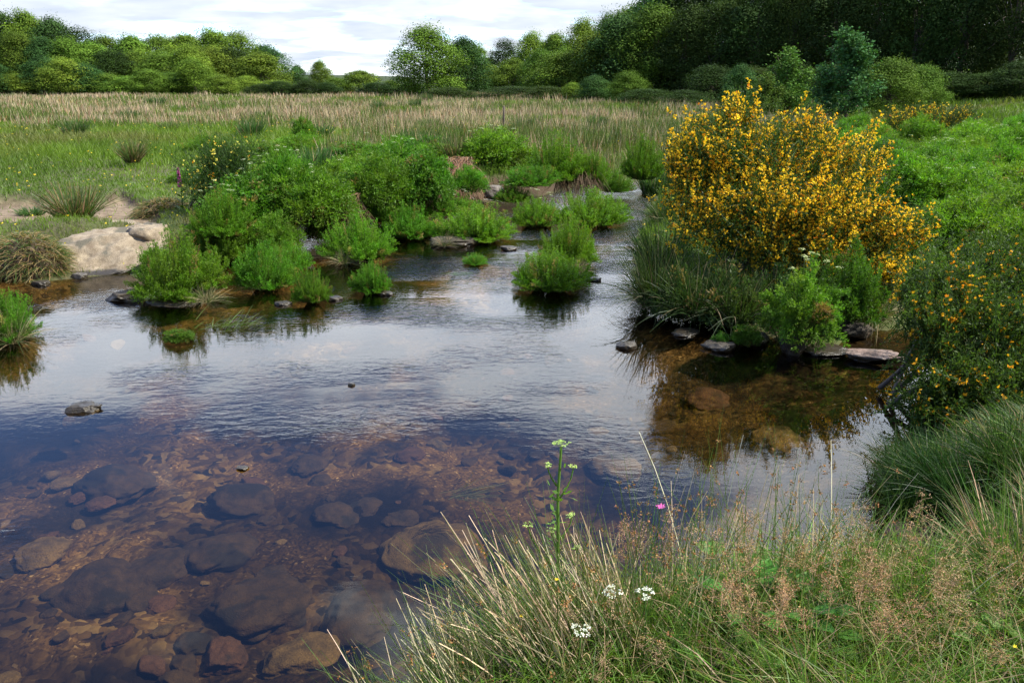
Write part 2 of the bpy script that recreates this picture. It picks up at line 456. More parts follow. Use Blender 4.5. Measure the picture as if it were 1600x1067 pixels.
# ------------------------------------------------------------------ water
def water_mat():
    m, nt, N, Lk = newmat('river_water')
    out = N('ShaderNodeOutputMaterial')
    g = N('ShaderNodeNewGeometry')
    at = N('ShaderNodeAttribute'); at.attribute_name = 'Col'
    s = N('ShaderNodeSeparateColor'); Lk(at.outputs['Color'], s.inputs[0])
    def nz(sx, sy, det, rot=0.0, dist=0.0):
        mp = N('ShaderNodeMapping'); mp.inputs['Scale'].default_value = (sx, sy, 1); mp.inputs['Rotation'].default_value = (0, 0, rot)
        Lk(g.outputs['Position'], mp.inputs[0])
        n = N('ShaderNodeTexNoise'); n.inputs['Scale'].default_value = 1; n.inputs['Detail'].default_value = det; n.inputs['Distortion'].default_value = dist
        Lk(mp.outputs[0], n.inputs[0]); return n.outputs[0]
    a = nz(9, 17, 3, 0.2, 0.6); b = nz(28, 46, 2, -0.15, 0.4); c = nz(2.6, 5.2, 2, 0.1, 0.3)
    def mul(x, y):
        q = N('ShaderNodeMath'); q.operation = 'MULTIPLY'
        for v, i in ((x, 0), (y, 1)):
            if isinstance(v, float): q.inputs[i].default_value = v
            else: Lk(v, q.inputs[i])
        return q.outputs[0]
    def add(x, y):
        q = N('ShaderNodeMath'); q.operation = 'ADD'; Lk(x, q.inputs[0]); Lk(y, q.inputs[1]); return q.outputs[0]
    h = add(add(mul(mul(a, s.outputs[0]), 1.0), mul(mul(b, s.outputs[0]), 0.28)), mul(c, 0.06))
    bp = N('ShaderNodeBump'); bp.inputs['Distance'].default_value = 0.009; bp.inputs['Strength'].default_value = 1.0
    Lk(h, bp.inputs['Height'])
    fr = N('ShaderNodeFresnel'); fr.inputs['IOR'].default_value = 1.40; Lk(bp.outputs[0], fr.inputs['Normal'])
    gl = N('ShaderNodeBsdfGlossy'); gl.inputs['Roughness'].default_value = 0.015; Lk(bp.outputs[0], gl.inputs['Normal'])
    tr = N('ShaderNodeBsdfTransparent'); tr.inputs[0].default_value = (0.73, 0.64, 0.48, 1)
    mx = N('ShaderNodeMixShader'); Lk(fr.outputs[0], mx.inputs[0]); Lk(tr.outputs[0], mx.inputs[1]); Lk(gl.outputs[0], mx.inputs[2])
    Lk(mx.outputs[0], out.inputs[0])
    return m

wr = 1.0 * 1.03 ** np.arange(0, 135)
wt = np.concatenate([np.linspace(R(-50), R(50), 160), np.linspace(R(50), R(310), 40)[1:-1]])
WT, WR = np.meshgrid(wt, wr)
wx = (np.sin(WT) * WR).ravel(); wy = (np.cos(WT) * WR).ravel()
rough = 0.05 + 0.45 * sstep(6.2, 7.8, wy) * sstep(-4.0, -1.5, wx) + 0.8 * sstep(8, 10, wy)
rough += 0.45 * sstep(0.60, 0.72, fbm2(wx, wy * 1.6, 0.8, 77, 3))
rough += 1.0 * sstep(0.4, 0.9, wx) * sstep(7.2, 8.4, wy)
bx_, by_ = P(640, 670)[:2]
rough += 0.9 * np.exp(-(((wx - bx_) / 1.2) ** 2 + ((wy - by_) / 0.28) ** 2))
bx_, by_ = P(560, 575)[:2]
rough += 0.9 * np.exp(-(((wx - bx_) / 0.5) ** 2 + ((wy - by_) / 0.3) ** 2))
rough = rough * (1 - 0.85 * sstep(0.6, 1.1, wx) * sstep(6.6, 5.9, wy)) * (1 - 0.5 * sstep(7.4, 6.4, wy))
rough = rough * (0.15 + 1.9 * sstep(0.35, 0.65, fbm2(wx, wy * 2.2, 0.9, 55, 3)))
mb = MB(); wn = WR.shape
wi = np.arange(wn[0] * wn[1]).reshape(wn); wj = np.roll(wi, -1, 1)
mb.add(np.stack([wx, wy, np.zeros_like(wx)], 1), np.stack([wi[:-1], wj[:-1], wj[1:], wi[1:]], -1).reshape(-1, 4), np.stack([rough] * 3, 1))
w_ob = link('river_water', mb.mesh('river_water', water_mat(), True)); w_ob['kind'] = 'structure'

# ------------------------------------------------------------------ stones
import bmesh
def ico(sub):
    bm = bmesh.new(); bmesh.ops.create_icosphere(bm, subdivisions=sub, radius=1)
    v = np.array([q.co[:] for q in bm.verts]); f = np.array([[q.index for q in t.verts] for t in bm.faces]); bm.free()
    return v, f
ICO4 = ico(4); ICO5 = ico(5)

def rock_mesh(name, sx, sy, sz, mat, seed, amp=0.35, flat=0.0, hi=False, cut=5, plane=None):
    v, f = (ICO5 if hi else ICO4)
    n = fbm(v * 1.1 + seed * 3.1, seed, 4) - 0.5
    r = 1 + amp * n * 1.6
    w = v * r[:, None]
    rs = np.random.default_rng(seed)
    for k in range(5 + cut):                     # broad facets as on worn granite
        d = nrm(rs.standard_normal(3)); lim = 0.62 + 0.25 * rs.random()
        q = w @ d
        w = w - np.maximum(0, q - lim)[:, None] * d * 0.85
    if plane is not None:
        d = nrm(np.array(plane[:3], float)); q = w @ d; w = w - np.maximum(0, q - plane[3])[:, None] * d * 0.9
    if flat:
        w[:, 2] = np.where(w[:, 2] > 0.6 - flat * 0.4, (0.6 - flat * 0.4) + (w[:, 2] - (0.6 - flat * 0.4)) * 0.25, w[:, 2])
    w = w + (fbm(v * 3.2 + seed, seed + 9, 4) - 0.5)[:, None] * v * 0.22 - np.abs(fbm(v * 2.3 + seed, seed + 5, 2) - 0.5)[:, None] * v * 0.15
    w = w * np.array([sx, sy, sz])
    b = MB(); b.add(w, f, (1, 1, 1))
    return b.mesh(name, mat, True)

def stone(name, label, px, py, wpx, hpx, mat, seed, z=0.0, sink=0.3, depth=None, rot=0.0, cat='rock', group=None, flat=0.3, amp=0.55, hi=True, plane=None):
    """stone whose waterline centre is seen at px,py; wpx wide, hpx tall above ground"""
    p = P(px, py, z)
    s = p[1] / cp / FPX
    s = math.hypot(p[1], 2.0) / FPX
    hw = wpx * s / 2; hz = hpx * s
    dy = depth if depth else hw * 0.8
    me = rock_mesh(name, hw, dy, hz, mat, seed, amp, flat, hi, plane=plane)
    c = np.empty(len(me.vertices) * 3, np.float32); me.vertices.foreach_get('co', c); c = c.reshape(-1, 3)
    lo_, hi_ = c.min(0), c.max(0)
    tot = hz / (1 - sink)
    c[:, 0] *= 2 * hw / (hi_[0] - lo_[0]); c[:, 2] = (c[:, 2] - lo_[2]) / (hi_[2] - lo_[2]) * tot
    me.vertices.foreach_set('co', c.ravel()); me.update()
    o = link(name, me); o.location = (p[0], p[1] + dy * 0.8, z + hz - tot); o.rotation_euler = (0, 0, rot)
    tag(o, label, cat, group)
    return o

# ------------------------------------------------------------------ leafy clump (water dropwort / parsley)
def clump_parts(nf, hgt, rad, col, leaf=0.05, up=0.5, npin=9, nl=4, umb=0, droop=0.15, stemcol=(0.1, 0.16, 0.04), umbcol=(0.55, 0.6, 0.42), dead=0.05, rfl=1.0, arch=False):
    """fronds rising from one root, filling a dome of radius rad and height hgt"""
    fo = MB(); st = MB(); fl = MB()
    u = rng.random(nf) ** 0.62; az = rng.random(nf) * 2 * math.pi
    ang = u * R(88)                                       # from vertical
    shell = 0.62 + 0.42 * rng.random(nf)
    prof = shell * (1 + 0.22 * (fbm(np.stack([np.cos(az) * 2, np.sin(az) * 2, ang * 2], 1) + rng.random() * 50, 4, 2) - 0.5) * 2)
    tip = np.stack([np.cos(az) * np.sin(ang) * rad * prof, np.sin(az) * np.sin(ang) * rad * prof, hgt * (0.04 + 0.96 * np.cos(ang)) * prof], 1)
    br_ = rad * 0.5 * np.sin(ang) * rng.random(nf) ** 0.5
    base = np.stack([np.cos(az) * br_, np.sin(az) * br_, np.zeros(nf)], 1)
    mid = base * 0.3 + tip * np.array([0.8, 0.8, 0.42]); mid[:, 2] += hgt * 0.06
    if arch:
        mid = base * 0.4 + tip * 0.6; mid[:, 2] += hgt * 0.3 * (0.2 + np.sin(ang)); 
    K = 7
    C = bez(base, mid, tip, K)
    tubes(st, C, np.linspace(0.0045, 0.0015, K)[None] * (hgt / 0.5) ** 0.5, 3, vcol(stemcol, nf, 0.15))
    # pinnae
    fc = vcol(col, nf, 0.16, 0.07)
    dd = rng.random(nf) < dead
    fc[dd] = vcol((0.22, 0.17, 0.05), dd.sum(), 0.2)
    T = np.linspace(0.32, 1.0, npin)
    t = T[None, :, None]
    pt = base[:, None] * (1 - t) ** 2 + 2 * mid[:, None] * t * (1 - t) + tip[:, None] * t ** 2
    tg = nrm(2 * (1 - t) * (mid - base)[:, None] + 2 * t * (tip - mid)[:, None])
    sv = nrm(np.cross(tg, rng.standard_normal((nf, 1, 3)) * 0.5 + np.array([0, 0, 1.0])))
    plen = leaf * 3.2 * (0.35 + 0.65 * np.sin(np.pi * (0.2 + 0.75 * T)))[None, :, None] * (0.7 + 0.6 * rng.random((nf, npin, 1)))
    for sgn in (-1, 1):
        d = nrm(tg * 0.75 + sgn * sv * 0.8 + rng.standard_normal((nf, npin, 3)) * 0.28 + np.array([0, 0, up * 0.5]))
        p0 = pt.reshape(-1, 3); d_ = d.reshape(-1, 3); l_ = np.broadcast_to(plen, (nf, npin, 1)).reshape(-1)
        cc = rep(fc, npin)
        for j in range(nl):
            q = (j + 0.6) / nl
            for s2 in (-1, 1):
                pp = p0 + d_ * (l_ * q)[:, None]
                sd_ = nrm(np.cross(d_, rng.standard_normal((len(d_), 3)) * 0.6 + tg.reshape(-1, 3)))
                dl = nrm(d_ * 0.9 + s2 * sd_ * 0.7 + rng.standard_normal((len(d_), 3)) * 0.3)
                ll = leaf * (0.6 + 0.7 * rng.random(len(d_))) * (1.15 - 0.45 * q)
                rhombs(fo, pp, dl, np.cross(dl, rng.standard_normal((len(d_), 3))), ll, ll * 0.30 * rfl, cc * (0.88 + 0.24 * rng.random((len(cc), 1))))
    if umb:
        k = umb
        az = rng.random(k) * 6.283; an = rng.random(k) * 0.75
        ht = hgt * (0.95 + 0.3 * rng.random(k))
        tp = np.stack([np.cos(az) * np.sin(an) * rad, np.sin(az) * np.sin(an) * rad, ht * np.cos(an * 0.7)], 1)
        bs = tp * np.array([0.2, 0.2, 0])
        md = tp * np.array([0.5, 0.5, 0.6])
        tubes(st, bez(bs, md, tp, 5), np.linspace(0.004, 0.0018, 5)[None], 3, vcol(stemcol, k))
        fl = []
        for i in range(k):
            h_ = MB(); umbels(h_, st, tp[i:i + 1], 0.026, umbcol, 11, 4, 0.008); fl.append(h_)
    else:
        fl = []
    return fo, st, fl

def umbels(fl, st, tips, r, col, nr_, per=5, size=0.010, updir=None):
    k = len(tips)
    az = rng.random((k, nr_)) * 6.283; rr = np.sqrt(rng.random((k, nr_))) * r
    ends = tips[:, None] + np.stack([np.cos(az) * rr, np.sin(az) * rr, r * 0.7 - rr ** 2 / r * 0.25 + rng.random((k, nr_)) * r * 0.12], -1)
    ribbons(st, np.repeat(tips, nr_, 0), (ends - tips[:, None]).reshape(-1, 3), np.linalg.norm(ends - tips[:, None], axis=-1).ravel(), 0.0016, 0, 1, np.array([0.12, 0.2, 0.05]), tip=0.7)
    e = np.repeat(ends.reshape(-1, 3), per, 0)
    e = e + rng.standard_normal(e.shape) * np.array([1, 1, 0.3]) * r * 0.12
    d = rng.standard_normal(e.shape) * np.array([1, 1, 0.25])
    rhombs(fl, e, d, np.cross(nrm(d), np.array([0, 0, 1.0]) + rng.standard_normal(e.shape) * 0.3), size, size * 0.8, vcol(col, len(e), 0.1, 0.03))

GREEN = (0.10, 0.22, 0.012)
DEEP = (0.08, 0.18, 0.016)
def clump_proto(**kw):
    fo, st, fl = clump_parts(**kw)
    r = [('foliage', fo.mesh('clump_foliage', M_LEAF)), ('stems', st.mesh('clump_stems', M_LEAF))]
    r += [('flower_head', f.mesh('clump_flower', M_FLOWER)) for f in fl]
    return r
CLUMPS = [clump_proto(nf=300, hgt=0.5, rad=0.42, col=GREEN, leaf=0.021, npin=10, nl=4, up=1.3, rfl=0.85) for _ in range(3)]
CLUMPS_F = [clump_proto(nf=300, hgt=0.5, rad=0.42, col=GREEN, leaf=0.021, npin=10, nl=4, up=1.3, rfl=0.85, umb=7) for _ in range(2)]
CLUMPS_D = [clump_proto(arch=True, nf=190, hgt=0.6, rad=0.45, col=DEEP, leaf=0.042, npin=8, nl=3, umb=u, dead=0.05, rfl=1.5, umbcol=(0.5, 0.54, 0.4)) for u in (0, 6)]
CLUMPS_B = [clump_proto(arch=True, up=1.0, nf=200, hgt=0.55, rad=0.5, col=(0.105, 0.22, 0.016), leaf=0.045, npin=7, nl=3, umb=u, dead=0.03, rfl=0.9) for u in (0, 8)]

def place(parts, name, label, cat, px, by, wpx, ty, z, base_h, base_r, group=None, rot=None, sq=1.0):
    p = P(px, by, z)
    s = math.hypot(p[1], 2 - z) / FPX
    w = wpx * s / 2
    top = Q(px, ty, p[1])[2]
    h = max(0.06, top - z) * 0.9
    sx = w / base_r; sz = h / base_h
    return thing(name, label, cat, p, parts, rot if rot is not None else random.random() * 6.28, (sx, sx * sq, sz), group)

k = 0
for (bx, by, w, ty, lb) in RIVER_CLUMPS:
    pr_ = CLUMPS_F[k % 2] if 'white flower' in lb else CLUMPS[k % 3]
    w *= 1.05
    place(pr_, 'water_dropwort', lb, 'water plant', bx, by, w, ty, 0.0, 0.5, 0.42, 'feathery green clumps growing in the river')
    k += 1

BANK = [  # px, base y, width, top y, z, proto, label
    (395, 352, 130, 262, 0.3, CLUMPS_D[1], 'dark green leafy plant with white flower heads below the small yellow flowered shrub'),
    (490, 350, 140, 252, 0.3, CLUMPS_B[1], 'large leafy green plant with white heads on the bank left of the tall dark clumps'),
    (445, 330, 110, 222, 0.42, CLUMPS_B[1], 'leafy plant with pale heads behind the large leafy plant on the bank'),
    (535, 335, 90, 262, 0.2, CLUMPS_D[0], 'dark leafy plant hanging over brown roots at the foot of the bank'),
    (590, 322, 120, 234, 0.35, CLUMPS_B[0], 'tall bright green bank plant left of the brownish dark one'),
    (662, 312, 92, 226, 0.4, CLUMPS_D[0], 'tall dark green plant beside the hanging brown dead grass'),
    (620, 290, 120, 208, 0.45, CLUMPS_B[1], 'pale green flowering plants on the bank top behind the tall dark plant'),
    (770, 262, 120, 192, 0.45, CLUMPS_B[1], 'green domed plant topped with white heads in front of the thin post'),
    (870, 282, 100, 200, 0.42, CLUMPS[0], 'tall rounded bright green clump on the bank, left of its small neighbour'),
    (926, 288, 52, 228, 0.35, CLUMPS[1], 'narrow bright green clump close beside the tall rounded one on the bank'),
    (1003, 280, 66, 200, 0.4, CLUMPS[2], 'upright bright green clump on the bank beyond the back channel'),
    (830, 290, 90, 252, 0.42, CLUMPS[1], 'low green plants on the bank edge above the pale stone'),
    (735, 300, 60, 258, 0.42, CLUMPS_B[0], 'green plant on the bank edge right of the brown dead grass'),
    (476, 222, 36, 178, 0.5, CLUMPS_D[0], 'small bushy green plant rising from the meadow behind the white flowers'),
    (244, 412, 40, 384, 0.1, CLUMPS_D[0], 'leafy plant squeezed between the grey rock and the large green clump'),
    (350, 368, 100, 288, 0.3, CLUMPS_F[1], 'bright green flowering clump at the foot of the small yellow flowered shrub'),
    (432, 395, 80, 330, 0.08, CLUMPS_B[0], 'green plants at the waterline below the dark leafy plants'),
    (510, 372, 60, 330, 0.08, CLUMPS_D[0], 'small plant at the waterline left of the big round clump'),
    (700, 335, 110, 296, 0.15, CLUMPS_F[0], 'flowering plants behind the long domed clump'),
    (600, 345, 90, 300, 0.15, CLUMPS[0], 'green plants behind the big round clump at the foot of the bank'),
    (800, 315, 60, 285, 0.2, CLUMPS_F[1], 'pale flowered plant right of the pale stone in the bank'),
    (960, 300, 60, 262, 0.1, CLUMPS[2], 'small green clump at the left mouth of the back channel'),
]
for (bx, by, w, ty, z, pr_, lb) in BANK:
    w *= 1.05
    hh, rr = (0.5, 0.42) if pr_ in CLUMPS + CLUMPS_F else ((0.6, 0.45) if pr_ in CLUMPS_D else (0.55, 0.5))
    place(pr_, 'bank_plant', lb, 'leafy plant', bx, by, w, ty, z, hh, rr, 'leafy plants along the far bank')

for i in range(44):
    x = 300 + 720 * rng.random() ** 0.8; by = 240 + 62 * rng.random()
    w = 60 + 40 * rng.random()
    p0_ = P(x, by, 0.42); zz_ = gz(p0_[0], p0_[1])
    if zz_ < 0.2: continue
    place([CLUMPS_B[0], CLUMPS[i % 3], CLUMPS_B[1], CLUMPS_D[0]][i % 4], 'bank_plant', 'low leafy green plant in the thick growth along the top of the far bank', 'leafy plant', x, by, w, by - 24 - 20 * rng.random(), zz_, 0.55, 0.48, 'low leafy plants on the far bank top')

# ------------------------------------------------------------------ grass and rush tussocks
def tussock(nb, hgt, spread, lean, col, straw=0.2, strawcol=(0.36, 0.28, 0.16), w=0.006, bend=0.35, rad=0.12, seg=4, leandir=(0, 0)):
    mg = MB(); ms = MB()
    az = rng.random(nb) * 6.283; r = np.sqrt(rng.random(nb)) * rad
    p0 = np.stack([np.cos(az) * r, np.sin(az) * r, np.zeros(nb)], 1)
    tilt = rng.random(nb) ** 0.8 * spread
    az2 = az + rng.standard_normal(nb) * 0.7
    d = np.stack([np.cos(az2) * np.sin(tilt) + leandir[0] * lean, np.sin(az2) * np.sin(tilt) + leandir[1] * lean, np.cos(tilt)], 1)
    L = hgt * (0.55 + 0.5 * rng.random(nb))
    isst = rng.random(nb) < straw
    for m_, sel, c in ((mg, ~isst, col), (ms, isst, strawcol)):
        n = sel.sum()
        if n:
            ribbons(m_, p0[sel], d[sel], L[sel], w * (0.7 + 0.6 * rng.random(n)), bend * rng.random(n) * (0.4 + tilt[sel]), seg, vcol(c, n, 0.2, 0.08))
    r = []
    if mg.V: r.append(('green_blades', mg.mesh('green_blades', M_GRASS)))
    if ms.V: r.append(('dry_blades', ms.mesh('dry_blades', M_STRAW)))
    return r

RUSHG = (0.06, 0.10, 0.025)
T_RUSH = [tussock(420, 0.6, 0.75, 0, RUSHG, 0.3, (0.22, 0.16, 0.08), 0.012, 0.3, 0.14) for _ in range(2)]
T_RUSHG = [tussock(350, 0.5, 0.6, 0, (0.055, 0.11, 0.03), 0.08, w=0.02, bend=0.3, rad=0.2) for _ in range(2)]
T_TAN = [tussock(300, 0.6, 0.55, 0, (0.1, 0.13, 0.04), 0.65, (0.4, 0.31, 0.2), 0.025, 0.35, 0.3) for _ in range(3)]

place(T_RUSH[0], 'rush_tussock', 'big olive brown rush tussock beside the sandy path above the pale boulder', 'rush tussock', 118, 346, 120, 268, 0.3, 0.6, 0.42)
place(T_RUSH[1], 'rush_tussock', 'dark green rush tussock alone in the meadow behind the big olive one', 'rush tussock', 208, 254, 62, 204, 0.5, 0.6, 0.42)
place(T_RUSH[1], 'rush_tussock', 'rush tussock on the far bank top between the dark plant and the white headed dome', 'rush tussock', 712, 262, 60, 192, 0.45, 0.6, 0.42)
place(T_RUSH[0], 'rush_tussock', 'small rush tussock in the meadow at the edge of the brown rushes', 'rush tussock', 264, 208, 40, 182, 0.5, 0.6, 0.42)
place(T_RUSHG[0], 'grass_tuft', 'small grey green grass tuft growing on the sandy path', 'grass tuft', 50, 338, 60, 320, 0.28, 0.5, 0.4)

# ------------------------------------------------------------------ meadow (uncountable grass)
def samp(n, r0, r1, a0=-46, a1=46):
    r = r0 * (r1 / r0) ** rng.random(n); a = R(a0) + (R(a1) - R(a0)) * rng.random(n)
    return np.sin(a) * r, np.cos(a) * r, r

def meadow():
    x, y, r = samp(520000, 8.0, 95)
    h, sd, pd = ground_h(x, y, False)
    ok = (sd > 0.12) & ((pd > 0.02) | (rng.random(len(x)) < 0.05))
    x, y, r, h, sd = x[ok], y[ok], r[ok], h[ok], sd[ok]
    n = len(x)
    rough_ = sstep(0.38, 0.6, fbm2(x, y, 0.22, 61, 3)) * sstep(11, 20, y)
    lawn = sstep(-0.5, -3, x) * sstep(26, 16, r)
    ht = (0.075 + 0.16 * rough_ + 0.12 * (1 - lawn)) * (0.6 + 0.7 * rng.random(n))
    c = mixc((0.105, 0.205, 0.016), (0.07, 0.145, 0.015), sstep(0.35, 0.65, fbm2(x, y, 0.6, 63, 3)))
    c = c * (1 - 0.0) ; brown = sstep(0.5, 0.72, fbm2(x, y, 0.45, 65, 4)) * 0.6
    c = mixc((1, 1, 1), (1, 1, 1), brown) * c
    c = c * (1 - brown[:, None]) + np.array([0.15, 0.13, 0.055]) * brown[:, None]
    c = c * (1 + 0.18 * rng.standard_normal((n, 1)))
    t = rng.random(n) * 0.5; az = rng.random(n) * 6.283
    d = np.stack([np.cos(az) * np.sin(t), np.sin(az) * np.sin(t), np.cos(t)], 1)
    m_ = MB()
    ribbons(m_, np.stack([x, y, h - 0.01], 1), d, ht, np.maximum(0.003, r * 0.00075), 0.3, 2, np.clip(c, 0.01, 1))
    yb = (rng.random(n) < 0.006) & (r < 30); q = np.stack([x, y, h + ht * 0.9], 1)[yb]; m2 = MB()
    for k_ in range(3):
        u = rng.standard_normal(q.shape) * np.array([1, 1, 0.3]); rhombs(m2, q, u, np.cross(nrm(u), rng.standard_normal(q.shape)), 0.022, 0.02, vcol((0.75, 0.6, 0.05), len(q), 0.1))
    o2 = link('buttercups', m2.mesh('buttercups', M_FLOWER)); tag(o2, 'tiny yellow buttercups scattered through the meadow grass', 'flowers', kind='stuff')
    o = link('meadow_grass', m_.mesh('meadow_grass', M_GRASS)); tag(o, 'green meadow grass beyond the river', 'grass', kind='stuff')
meadow()

def rushes():
    # tan and olive rush beds of the marsh, clumped
    nt0 = 8500
    x, y, r = samp(nt0, 13, 88, -40, 34)
    h, sd, pd = ground_h(x, y, False)
    f = fbm2(x, y, 0.16, 71, 3)
    leftcut = np.where(x < -4, 24 + (-x - 4) * 0.7, 17)
    rightcut = np.where(x > 4, 14 + (x - 4) * 2.2, 0)
    ok = (sd > 0.5) & (r > leftcut + (f - 0.5) * 14) & (y > rightcut)
    ok &= (fbm2(x, y * 1.4, 0.3, 79, 3) > 0.44) | (rng.random(len(x)) < 0.22)
    x, y, r, h, f = x[ok], y[ok], r[ok], h[ok], f[ok]
    nb = 46
    n = len(x) * nb
    X = np.repeat(x, nb) + rng.standard_normal(n) * 0.16 * np.repeat(1 + r / 40, nb); Y = np.repeat(y, nb) + rng.standard_normal(n) * 0.16 * np.repeat(1 + r / 40, nb)
    H = np.repeat(h, nb); RRr = np.repeat(r, nb)
    tanp = sstep(0.36, 0.55, fbm2(x, y * 1.6, 0.2, 73, 4)) * 0.78 + 0.14
    tanp = tanp * (0.35 + 0.65 * sstep(20, 32, r))
    tan_ = rng.random(n) < np.repeat(tanp, nb)
    C = np.where(tan_[:, None], vcol((0.42, 0.34, 0.225), n, 0.2), vcol((0.09, 0.145, 0.03), n, 0.22))
    red = rng.random(n) < 0.06
    C[red] = vcol((0.26, 0.13, 0.06), red.sum(), 0.2)
    t = rng.random(n) * 0.3; az = rng.random(n) * 6.283
    d = np.stack([np.cos(az) * np.sin(t), np.sin(az) * np.sin(t), np.cos(t)], 1)
    ht = np.repeat(0.24 + 0.42 * rng.random(len(x)) ** 1.2, nb) * (0.6 + 0.5 * rng.random(n))
    m_ = MB()
    ribbons(m_, np.stack([X, Y, H - 0.02], 1), d, ht, np.maximum(0.006, RRr * 0.0008), 0.15, 2, C)
    o = link('marsh_rushes', m_.mesh('marsh_rushes', M_STRAW)); tag(o, 'straw coloured and olive rushes covering the marsh', 'rushes', kind='stuff')
rushes()

# individual greener tussocks among the marsh rushes
for i in range(34):
    a = R(-30 + 50 * rng.random()); r_ = 15 * (60 / 15) ** rng.random()
    x, y = math.sin(a) * r_, math.cos(a) * r_
    if y < 14 + max(0, x - 3) * 2 or (x < -4 and r_ < 22): continue
    thing('rush_tussock', 'dark green tussock among the straw coloured marsh rushes', 'rush tussock', (x, y, gz(x, y)), T_RUSHG[i % 2], rng.random() * 6, (1.2, 1.2, 1.0 + 0.3 * rng.random()), 'green tussocks in the marsh')

# ------------------------------------------------------------------ trees
def tree_parts(H, W, col, leafs=24000, lsz=0.20, blobs=95, low=0.02, open_=0.25, col2=None, shape='round', trunk=0.16):
    cr = MB(); tk = MB()
    z0 = H * low
    c0 = np.array([0, 0, (H + z0) / 2]); ax = np.array([W / 2, W / 2, (H - z0) / 2])
    bl = []
    for i in range(blobs):
        v = nrm(rng.standard_normal(3)); q = rng.random() ** 0.4 * 0.80
        p_ = v * q
        if shape == 'cone':
            zz = rng.random() ** 1.3 * 2 - 1; rr = (1 - (zz + 1) / 2) ** 0.8 * 0.95 * math.sqrt(rng.random() * 0.6 + 0.4); a = rng.random() * 6.283
            p_ = np.array([math.cos(a) * rr, math.sin(a) * rr, zz * 0.95])
        elif shape == 'broad':
            p_ = p_ * np.array([1.05, 1.05, 0.95]); p_[2] = p_[2] * 0.9 + 0.05
        if shape != 'cone':
            u_ = rng.random() ** 0.85; a = rng.random() * 6.283
            prof = min(1.0, 1.35 * (1 - u_) ** 0.55) * (0.86 + 0.14 * min(1, u_ * 3))
            rr = math.sqrt(0.25 + 0.75 * rng.random()) * prof * 0.84
            p_ = np.array([math.cos(a) * rr, math.sin(a) * rr, (low + 0.07 + (0.86 - low) * u_) * 2 - 1])
            bl.append(np.array([p_[0] * W / 2, p_[1] * W / 2, (p_[2] + 1) / 2 * H]))
        else:
            bl.append(c0 + p_ * ax)
    bl = np.array(bl)
    br = (0.10 + 0.12 * rng.random(blobs) ** 1.5) * min(W, H) * (0.6 if shape == 'cone' else 1)
    per = leafs // blobs
    tint = 1 + 0.2 * rng.standard_normal(blobs)
    for i in range(blobs):
        v = nrm(rng.standard_normal((per, 3))); v[:, 2] = np.where((v[:, 2] < -0.3) & (rng.random(per) < 0.6), -v[:, 2], v[:, 2])
        rad = br[i] * (0.55 + 0.5 * rng.random(per) ** 0.6) * (1 + 0.5 * (vnoise(v * 2.4 + i * 9, 5) - 0.5))
        rad = rad * np.where(rng.random(per) < 0.08, 1.1 + 0.3 * rng.random(per), 1)
        p_ = bl[i] + v * rad[:, None] * np.array([1, 1, 1.1])
        u = nrm(np.cross(v, rng.standard_normal((per, 3))) + rng.standard_normal((per, 3)) * 0.25)
        w_ = np.cross(u, nrm(v + np.array([0, 0, 0.25]) + rng.standard_normal((per, 3)) * 0.33))
        sz = lsz * (0.6 + 0.8 * rng.random(per))
        c_ = np.array(col if col2 is None or rng.random() < 0.6 else col2)
        rhombs(cr, p_, u, w_, sz, sz * 0.62, vcol(c_ * tint[i], per, 0.08, 0.03))
    # trunk with limbs
    k = 6
    T = np.array([[[0, 0, -0.3], [0.03 * W, 0, H * 0.15], [0.0, 0.03 * W, H * 0.3], [0.02 * W, 0, H * 0.45], [0, 0, H * 0.62], [0, 0, H * 0.8]]])
    tubes(tk, T, np.array([[1.25, 1.0, 0.8, 0.62, 0.4, 0.12]]) * trunk * H / 8, 8, (1, 1, 1))
    sel = rng.choice(blobs, min(blobs, 16), replace=False)
    b0 = np.stack([np.zeros(len(sel)), np.zeros(len(sel)), H * (0.15 + 0.4 * rng.random(len(sel)))], 1)
    e0 = bl[sel]; m0 = (b0 + e0) / 2 + np.array([0, 0, 0.06 * H])
    tubes(tk, bez(b0, m0, e0, 5), np.linspace(0.4, 0.08, 5)[None] * trunk * H / 8, 5, (1, 1, 1))
    return [('crown', cr.mesh('tree_crown', M_TREE)), ('trunk', tk.mesh('tree_trunk', M_BARK, True))]

G_MID = (0.09, 0.155, 0.02); G_LIME = (0.13, 0.205, 0.024); G_BLUE = (0.045, 0.1, 0.026); G_DK = (0.028, 0.05, 0.012); G_BR = (0.07, 0.06, 0.03)
TR = {
    'mid': (tree_parts(10, 9, G_MID), 10, 9), 'mid2': (tree_parts(10, 8, G_MID, col2=G_LIME, shape='broad'), 10, 8),
    'lime': (tree_parts(10, 9, G_LIME, col2=(0.08, 0.14, 0.018)), 10, 9), 'blue': (tree_parts(10, 8.5, G_BLUE, blobs=105), 10, 8.5),
    'dark': (tree_parts(12, 9, G_DK, blobs=105, col2=(0.036, 0.066, 0.014)), 12, 9), 'dark2': (tree_parts(12, 10, (0.038, 0.068, 0.014), blobs=110, shape='broad'), 12, 10),  # dark leaf greens; in the right wood they also paint its shade
    'pine': (tree_parts(12, 6, (0.03, 0.055, 0.02), shape='cone', lsz=0.2, blobs=60), 12, 6),
    'open': (tree_parts(9, 10, (0.075, 0.13, 0.022), blobs=46, low=0.03, leafs=24000, lsz=0.16), 9, 10),
}
WORDS = {'mid': 'mid green', 'mid2': 'patchy green', 'lime': 'yellow green', 'blue': 'blue green', 'dark': 'dark green', 'dark2': 'dense dark', 'pine': 'dark conifer', 'open': 'loose crowned green'}
